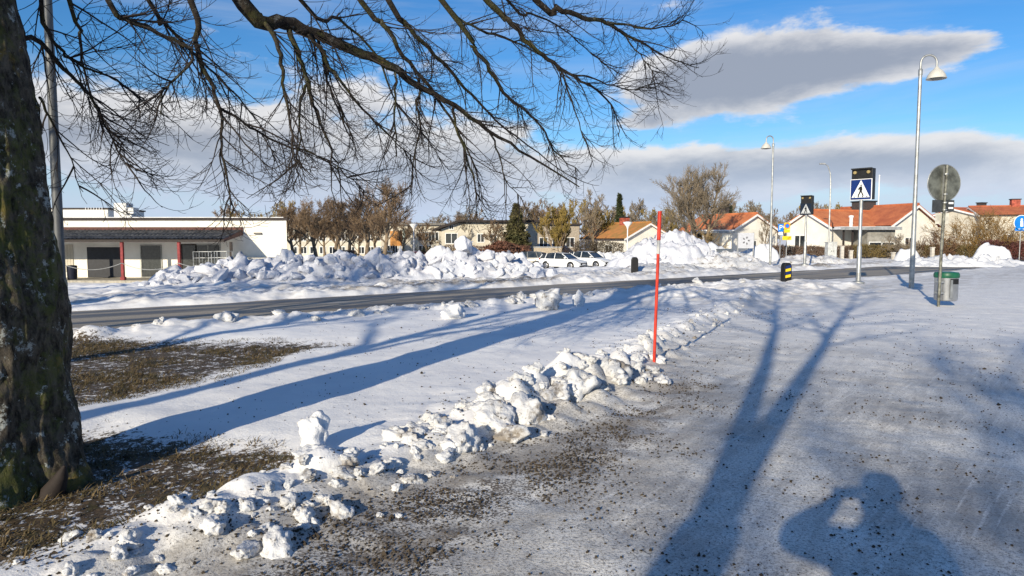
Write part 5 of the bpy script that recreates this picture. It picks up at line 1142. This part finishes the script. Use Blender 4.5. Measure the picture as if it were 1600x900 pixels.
# low wall behind the cars
a, b = P(835, 1, 72).x, P(880, 1, 72).x; g = Hz(a, 72); r = thing('low_wall', 'low tan rendered wall behind the white cars', 'wall', (a, 72, g)); MB().box(0, b - a, 0, .25, -.2, P(1, 387, 72).z - g).build('wall', M('tan_wall', (.42, .35, .26), .9), r); MB().box(-.04, b - a + .04, -.04, .29, P(1, 387, 72).z - g + .002, P(1, 386, 72).z - g + .05).build('coping', GREYPAINT, r)

# ---- hedges
def hedge(u0, u1, Y, top, depth, col, col2, label, seed, n):
    a, b = P(u0, 1, Y).x, P(u1, 1, Y).x; z = Hz((a + b) / 2, Y); H = P(u0, top, Y).z - z; r = thing('hedge', label, 'hedge', (a, Y, z)); g = np.random.default_rng(seed); W = b - a
    m = M('hedge_' + str(seed), col, .95, var=.2, scale=.8, col2=col2)
    c = np.stack([g.uniform(0, W, n), g.uniform(0, depth, n), g.random(n) ** .8 * H], 1); c[:, 2] *= 1 + .08 * np.sin(c[:, 0] * 1.7) * np.cos(c[:, 0] * .6)
    d = g.normal(size=(n, 3)); d[:, 2] = np.abs(d[:, 2]) + .4; d /= np.linalg.norm(d, axis=1)[:, None]; s = np.cross(d, g.normal(size=(n, 3))); s /= np.linalg.norm(s, axis=1)[:, None]; l = g.uniform(.12, .32, n)[:, None]
    V = np.stack([c - s * .022, c + s * .022, c + d * l], 1)
    link('twigs', mesh_np('twigs', V.reshape(-1, 3), np.arange(n * 3).reshape(-1, 3), False), m, r)
    k = MB()
    for i in range(int(W / .45)): k.tube([(i * .45 + .1, depth * .5, -.1), (i * .45 + .15, depth * .5, H * .75)], [.03, .012], 5)
    o = k.build('stems', BK, r); o['kind'] = 'stuff'
hedge(1218, 1352, 55.5, 386, .9, (.15, .10, .07), (.07, .05, .04), 'clipped leafless grey-brown hedge before the white gables', 1, 9000)
hedge(1352, 1640, 55, 385, .9, (.18, .13, .05), (.09, .07, .03), 'long clipped brown hedge before the bushes and gate posts', 2, 15000)
hedge(1560, 1680, 54, 378, .9, (.13, .045, .04), (.06, .03, .03), 'dark red-brown hedge by the round blue sign', 3, 7000)
hedge(690, 830, 73, 385, 1.0, (.15, .075, .055), (.08, .04, .035), 'reddish-brown hedge before the low school wing', 4, 8000)
hedge(905, 980, 70, 378, 1.0, (.12, .09, .06), (.06, .05, .035), 'brown hedge before the house with brick chimney', 5, 6000)

# ------------------------------------------------------------------ cars
def car(loc, rz, paint, label, suv=0., group=None):
    r = thing('car', label, 'car', loc, rz, group); s = suv
    st = [(2.15, .62, .30, .58), (2.08, .76, .22, .68), (1.7, .84, .2, .80 + .06 * s), (1.0, .87, .2, .93 + .08 * s), (0, .88, .2, .96 + .08 * s), (-1.2, .88, .2, 1.0 + .08 * s), (-1.8, .86, .22, 1.02 + .08 * s), (-2.08, .78, .26, .98 + .08 * s), (-2.14, .66, .36, .9)]
    V, F = [], []
    for x, w, zb, zt in st:
        half = [(w * .82, zb), (w * .97, zb + .07), (w, (zb + zt) / 2), (w * .97, zt - .12), (w * .86, zt - .02), (w * .45, zt + .015)]
        V += [(x, y, z) for y, z in half] + [(x, -y, z) for y, z in half[::-1]]
    n = 12
    for i in range(len(st) - 1): F += [(i * n + j, i * n + (j + 1) % n, (i + 1) * n + (j + 1) % n, (i + 1) * n + j) for j in range(n)]
    F += [tuple(range(n)), tuple(range((len(st) - 1) * n, len(st) * n))[::-1]]
    MB().add(V, F).build('body', paint, r, smooth=True)
    zr = 1.44 + .16 * s; zb = .93 + .08 * s
    gs = [(1.05, .76, zb, zb + .02), (.30, .70, zb, zr - .05), (-.3, .69, zb, zr), (-1.1, .67, zb, zr - .02), (-1.75, .66, zb, zr - .12 + .05 * s), (-2.05, .66, zb, zb + .06)]
    V, F = [], []
    for x, w, a, b in gs: V += [(x, .80, a), (x, w if b > zb + .1 else .76, b), (x, -(w if b > zb + .1 else .76), b), (x, -.80, a)]
    for i in range(len(gs) - 1): F += [(i * 4 + j, i * 4 + (j + 1) % 4, i * 4 + 4 + (j + 1) % 4, i * 4 + 4 + j) for j in range(4)]
    F += [(0, 1, 2, 3), (23, 22, 21, 20)]
    gl = MB().add(V, F).build('windows', GLASS, r)
    rf = [(.42, .685, zr - .075), (-.3, .675, zr + .012), (-1.1, .655, zr - .005), (-1.80, .645, zr - .12 + .05 * s)]
    V = [(x, y * w, z + (0 if abs(y) == 1 else .02)) for x, w, z in rf for y in (-1, -.5, .5, 1)] ; V += [(x, y, z - .04) for x, y, z in V]
    F = [(i * 4 + j, i * 4 + j + 1, i * 4 + j + 5, i * 4 + j + 4) for i in range(3) for j in range(3)] + [(16 + i * 4 + j + 4, 16 + i * 4 + j + 5, 16 + i * 4 + j + 1, 16 + i * 4 + j) for i in range(3) for j in range(3)]
    MB().add(V, F).build('roof', paint, r, smooth=True)
    for sy in (-1, 1):
        for x1, z1, x2, z2 in ((1.02, zb + .03, .34, zr - .06), (-.42, zb, -.36, zr - .01), (-1.45, zb, -1.25, zr - .04), (-2.0, zb + .06, -1.78, zr - .14 + .05 * s)): MB().tube([(x1, sy * .80, z1), (x2, sy * .70, z2)], .035, 6).build('pillar', paint, r)
        for wx in (1.32, -1.30):
            MB().lathe([(.36, -.012), (.36, .012)], 20).build('wheel_arch', BLACK, r, loc=(wx, sy * .865, .36), rot=(R(90), 0, 0))
            w = MB(); w.lathe([(.20, -.10), (.31, -.10), (.325, -.06), (.325, .06), (.31, .10), (.20, .10)], 22); wo = w.build('wheel', M('tyre', (.02, .02, .02), .9), r, smooth=True, loc=(wx, sy * .80, .325), rot=(R(90), 0, 0))
            rm = MB(); rm.lathe([(.0, -.105), (.2, -.108), (.215, -.10), (.215, .10), (.2, .108), (0, .105)], 20); rm.build('rim', M('rim', (.5, .5, .52), .35, .8), wo, smooth=True)
            for k5 in range(5): MB().box(-.03, .03, .06, .19, -.1095, .1095).build('spoke_gap', BLACK, wo, rot=(0, 0, k5 * 1.2566))
        MB().prism([(2.12, sy * .46, .60), (2.13, sy * .60, .58), (1.98, sy * .78, .66), (1.80, sy * .80, .78), (2.0, sy * .62, .72)], (.03, 0, .01)).build('headlight', M('headlight', (.35, .37, .4), .1), r)
        MB().box(-2.13, -1.98, min(sy * .5, sy * .8), max(sy * .5, sy * .8), .80, .96).build('tail_light', M('tail_red', (.3, .01, .01), .3), r, .02)
        MB().box(.72, .92, min(sy * .86, sy * 1.02), max(sy * .86, sy * 1.02), .97 + .06 * s, 1.09 + .06 * s).build('mirror', paint, r, .03)
        MB().box(-.05, .15, min(sy * .884, sy * .90), max(sy * .884, sy * .90), .80, .83).build('door_handle', paint, r)
    MB().box(2.10, 2.17, -.5, .5, .40, .60).build('grille', BLACK, r, .02); MB().box(2.06, 2.165, -.62, .62, .24, .36).build('lower_grille', BLACK, r, .02)
    MB().box(2.172, 2.18, -.26, .26, .42, .52).build('number_plate', WHITE, r); MB().box(-2.17, -2.15, -.26, .26, .62, .73).build('number_plate', WHITE, r)
    return r
PW = M('paint_white', (.72, .73, .74), .25, var=.03, spec=.5); PS = M('paint_silver', (.40, .38, .34), .3, .5, var=.05); PR = M('paint_red', (.40, .03, .02), .3, var=.05); PD = M('paint_dark', (.03, .032, .036), .3, var=.05)
def car_px(u, Y, rz, paint, label, suv=0.): x = (u - 800) / FP * Y; return car((x, Y, Hz(x, Y)), R(rz), paint, label, suv)
car_px(880, 61, -38, PW, 'white hatchback with sloping bonnet parked in the snowy lot', 0.)
car_px(921, 64, -42, PW, 'taller white hatchback parked beside the other white car', .6)
car_px(822, 67, 160, PS, 'silver estate car parked beside the snow heap', .4)
car_px(985, 68, 215, PW, 'white car mostly hidden behind the tall snow mound', .2)
car_px(604, 70, 100, PD, 'dark car parked before the school behind the snow heap', .4)
car_px(650, 70, -60, PR, 'red car parked before the school behind the snow heap', 0.)
car_px(545, 74, 95, PD, 'dark estate car between the trees of the school row', .5)
car_px(705, 72, 80, PS, 'grey car parked by the orange-brown shrub', .3)

# ------------------------------------------------------------------ the photographer, holding the phone at the camera
def photographer():
    r = thing('person', 'person in a dark winter coat and cap holding up a phone with both hands', 'person', (.06, -.36, 0))
    J = {}; E = []
    def v(n, x, y, z, a, b, par=None):
        J[n] = (len(J), (x, y, z), (a, b))
        if par: E.append((J[par][0], J[n][0]))
    v('pelvis', 0, -.02, .95, .17, .15); v('waist', 0, -.02, 1.12, .17, .14, 'pelvis'); v('chest', 0, -.01, 1.30, .19, .15, 'waist'); v('neck', 0, 0, 1.47, .075, .075, 'chest'); v('head0', 0, .02, 1.55, .085, .09, 'neck'); v('head1', 0, .03, 1.66, .095, .105, 'head0'); v('head2', 0, .02, 1.735, .07, .08, 'head1')
    for s, n in ((-1, 'l'), (1, 'r')):
        v(n + 'hip', s * .11, -.02, .86, .11, .11, 'pelvis'); v(n + 'knee', s * .12, .0, .48, .075, .075, n + 'hip'); v(n + 'ankle', s * .13, -.03, .09, .055, .055, n + 'knee'); v(n + 'toe', s * .15, .12, .045, .045, .04, n + 'ankle')
        v(n + 'sh', s * .2, -.01, 1.40, .115, .11, 'chest')
        el = (-.46, .16, 1.40) if s < 0 else (.30, .10, 1.20); wr = (-.18, .28, 1.49) if s < 0 else (.06, .28, 1.44)
        v(n + 'el', *el, .088, .088, n + 'sh'); v(n + 'wr', *wr, .055, .055, n + 'el'); v(n + 'palm', wr[0] + (.05 if s < 0 else -.02), wr[1] + .03, wr[2] + .06, .032, .035, n + 'wr')
        px, py, pz = wr[0] + (.05 if s < 0 else -.02), wr[1] + .03, wr[2] + .06
        for f in range(4):
            v(f'{n}f{f}a', px + s * -.005, py + .005 + f * .004, pz + .03 - f * .018, .010, .010, n + 'palm'); v(f'{n}f{f}b', px - s * .03, py + .02, pz + .035 - f * .019, .009, .009, f'{n}f{f}a')
        v(n + 'tha', px - s * .02, py - .03, pz + .01, .011, .011, n + 'palm'); v(n + 'thb', px - s * .05, py - .035, pz + .02, .009, .009, n + 'tha')
    me = bpy.data.meshes.new('body'); me.from_pydata([j[1] for j in J.values()], E, [])
    o = link('body', me, M('coat_dark', (.03, .032, .04), .85, var=.15), r); sk = o.modifiers.new('s', 'SKIN'); sk.use_smooth_shade = True; o.modifiers.new('d', 'SUBSURF').render_levels = 2
    for i, j in enumerate(J.values()): me.skin_vertices[0].data[i].radius = j[2]; me.skin_vertices[0].data[i].use_root = i == 0
    k = MB(); k.lathe([(.118, 1.66), (.122, 1.70), (.115, 1.75), (.085, 1.795), (.0, 1.81)], 20, 0, .02); k.build('cap', M('cap_wool', (.05, .05, .055), .95), r, smooth=True)
    k = MB(); k.lathe([(.25, .62), (.27, .75), (.26, .95), (.26, 1.15), (.27, 1.3), (.22, 1.42), (.14, 1.5), (.12, 1.56)], 24, 0, -.01); k.build('coat', M('coat_dark', (.03, .032, .04), .85), r, smooth=True)
    k = MB(); k.box(-.09, .085, -.012, -.004, 1.52, 1.60); tag(k.build('phone', BLACK, None, .003, loc=(0, -.02, 0)), 'black phone held up in front of the person in winter coat', 'phone')
photographer()
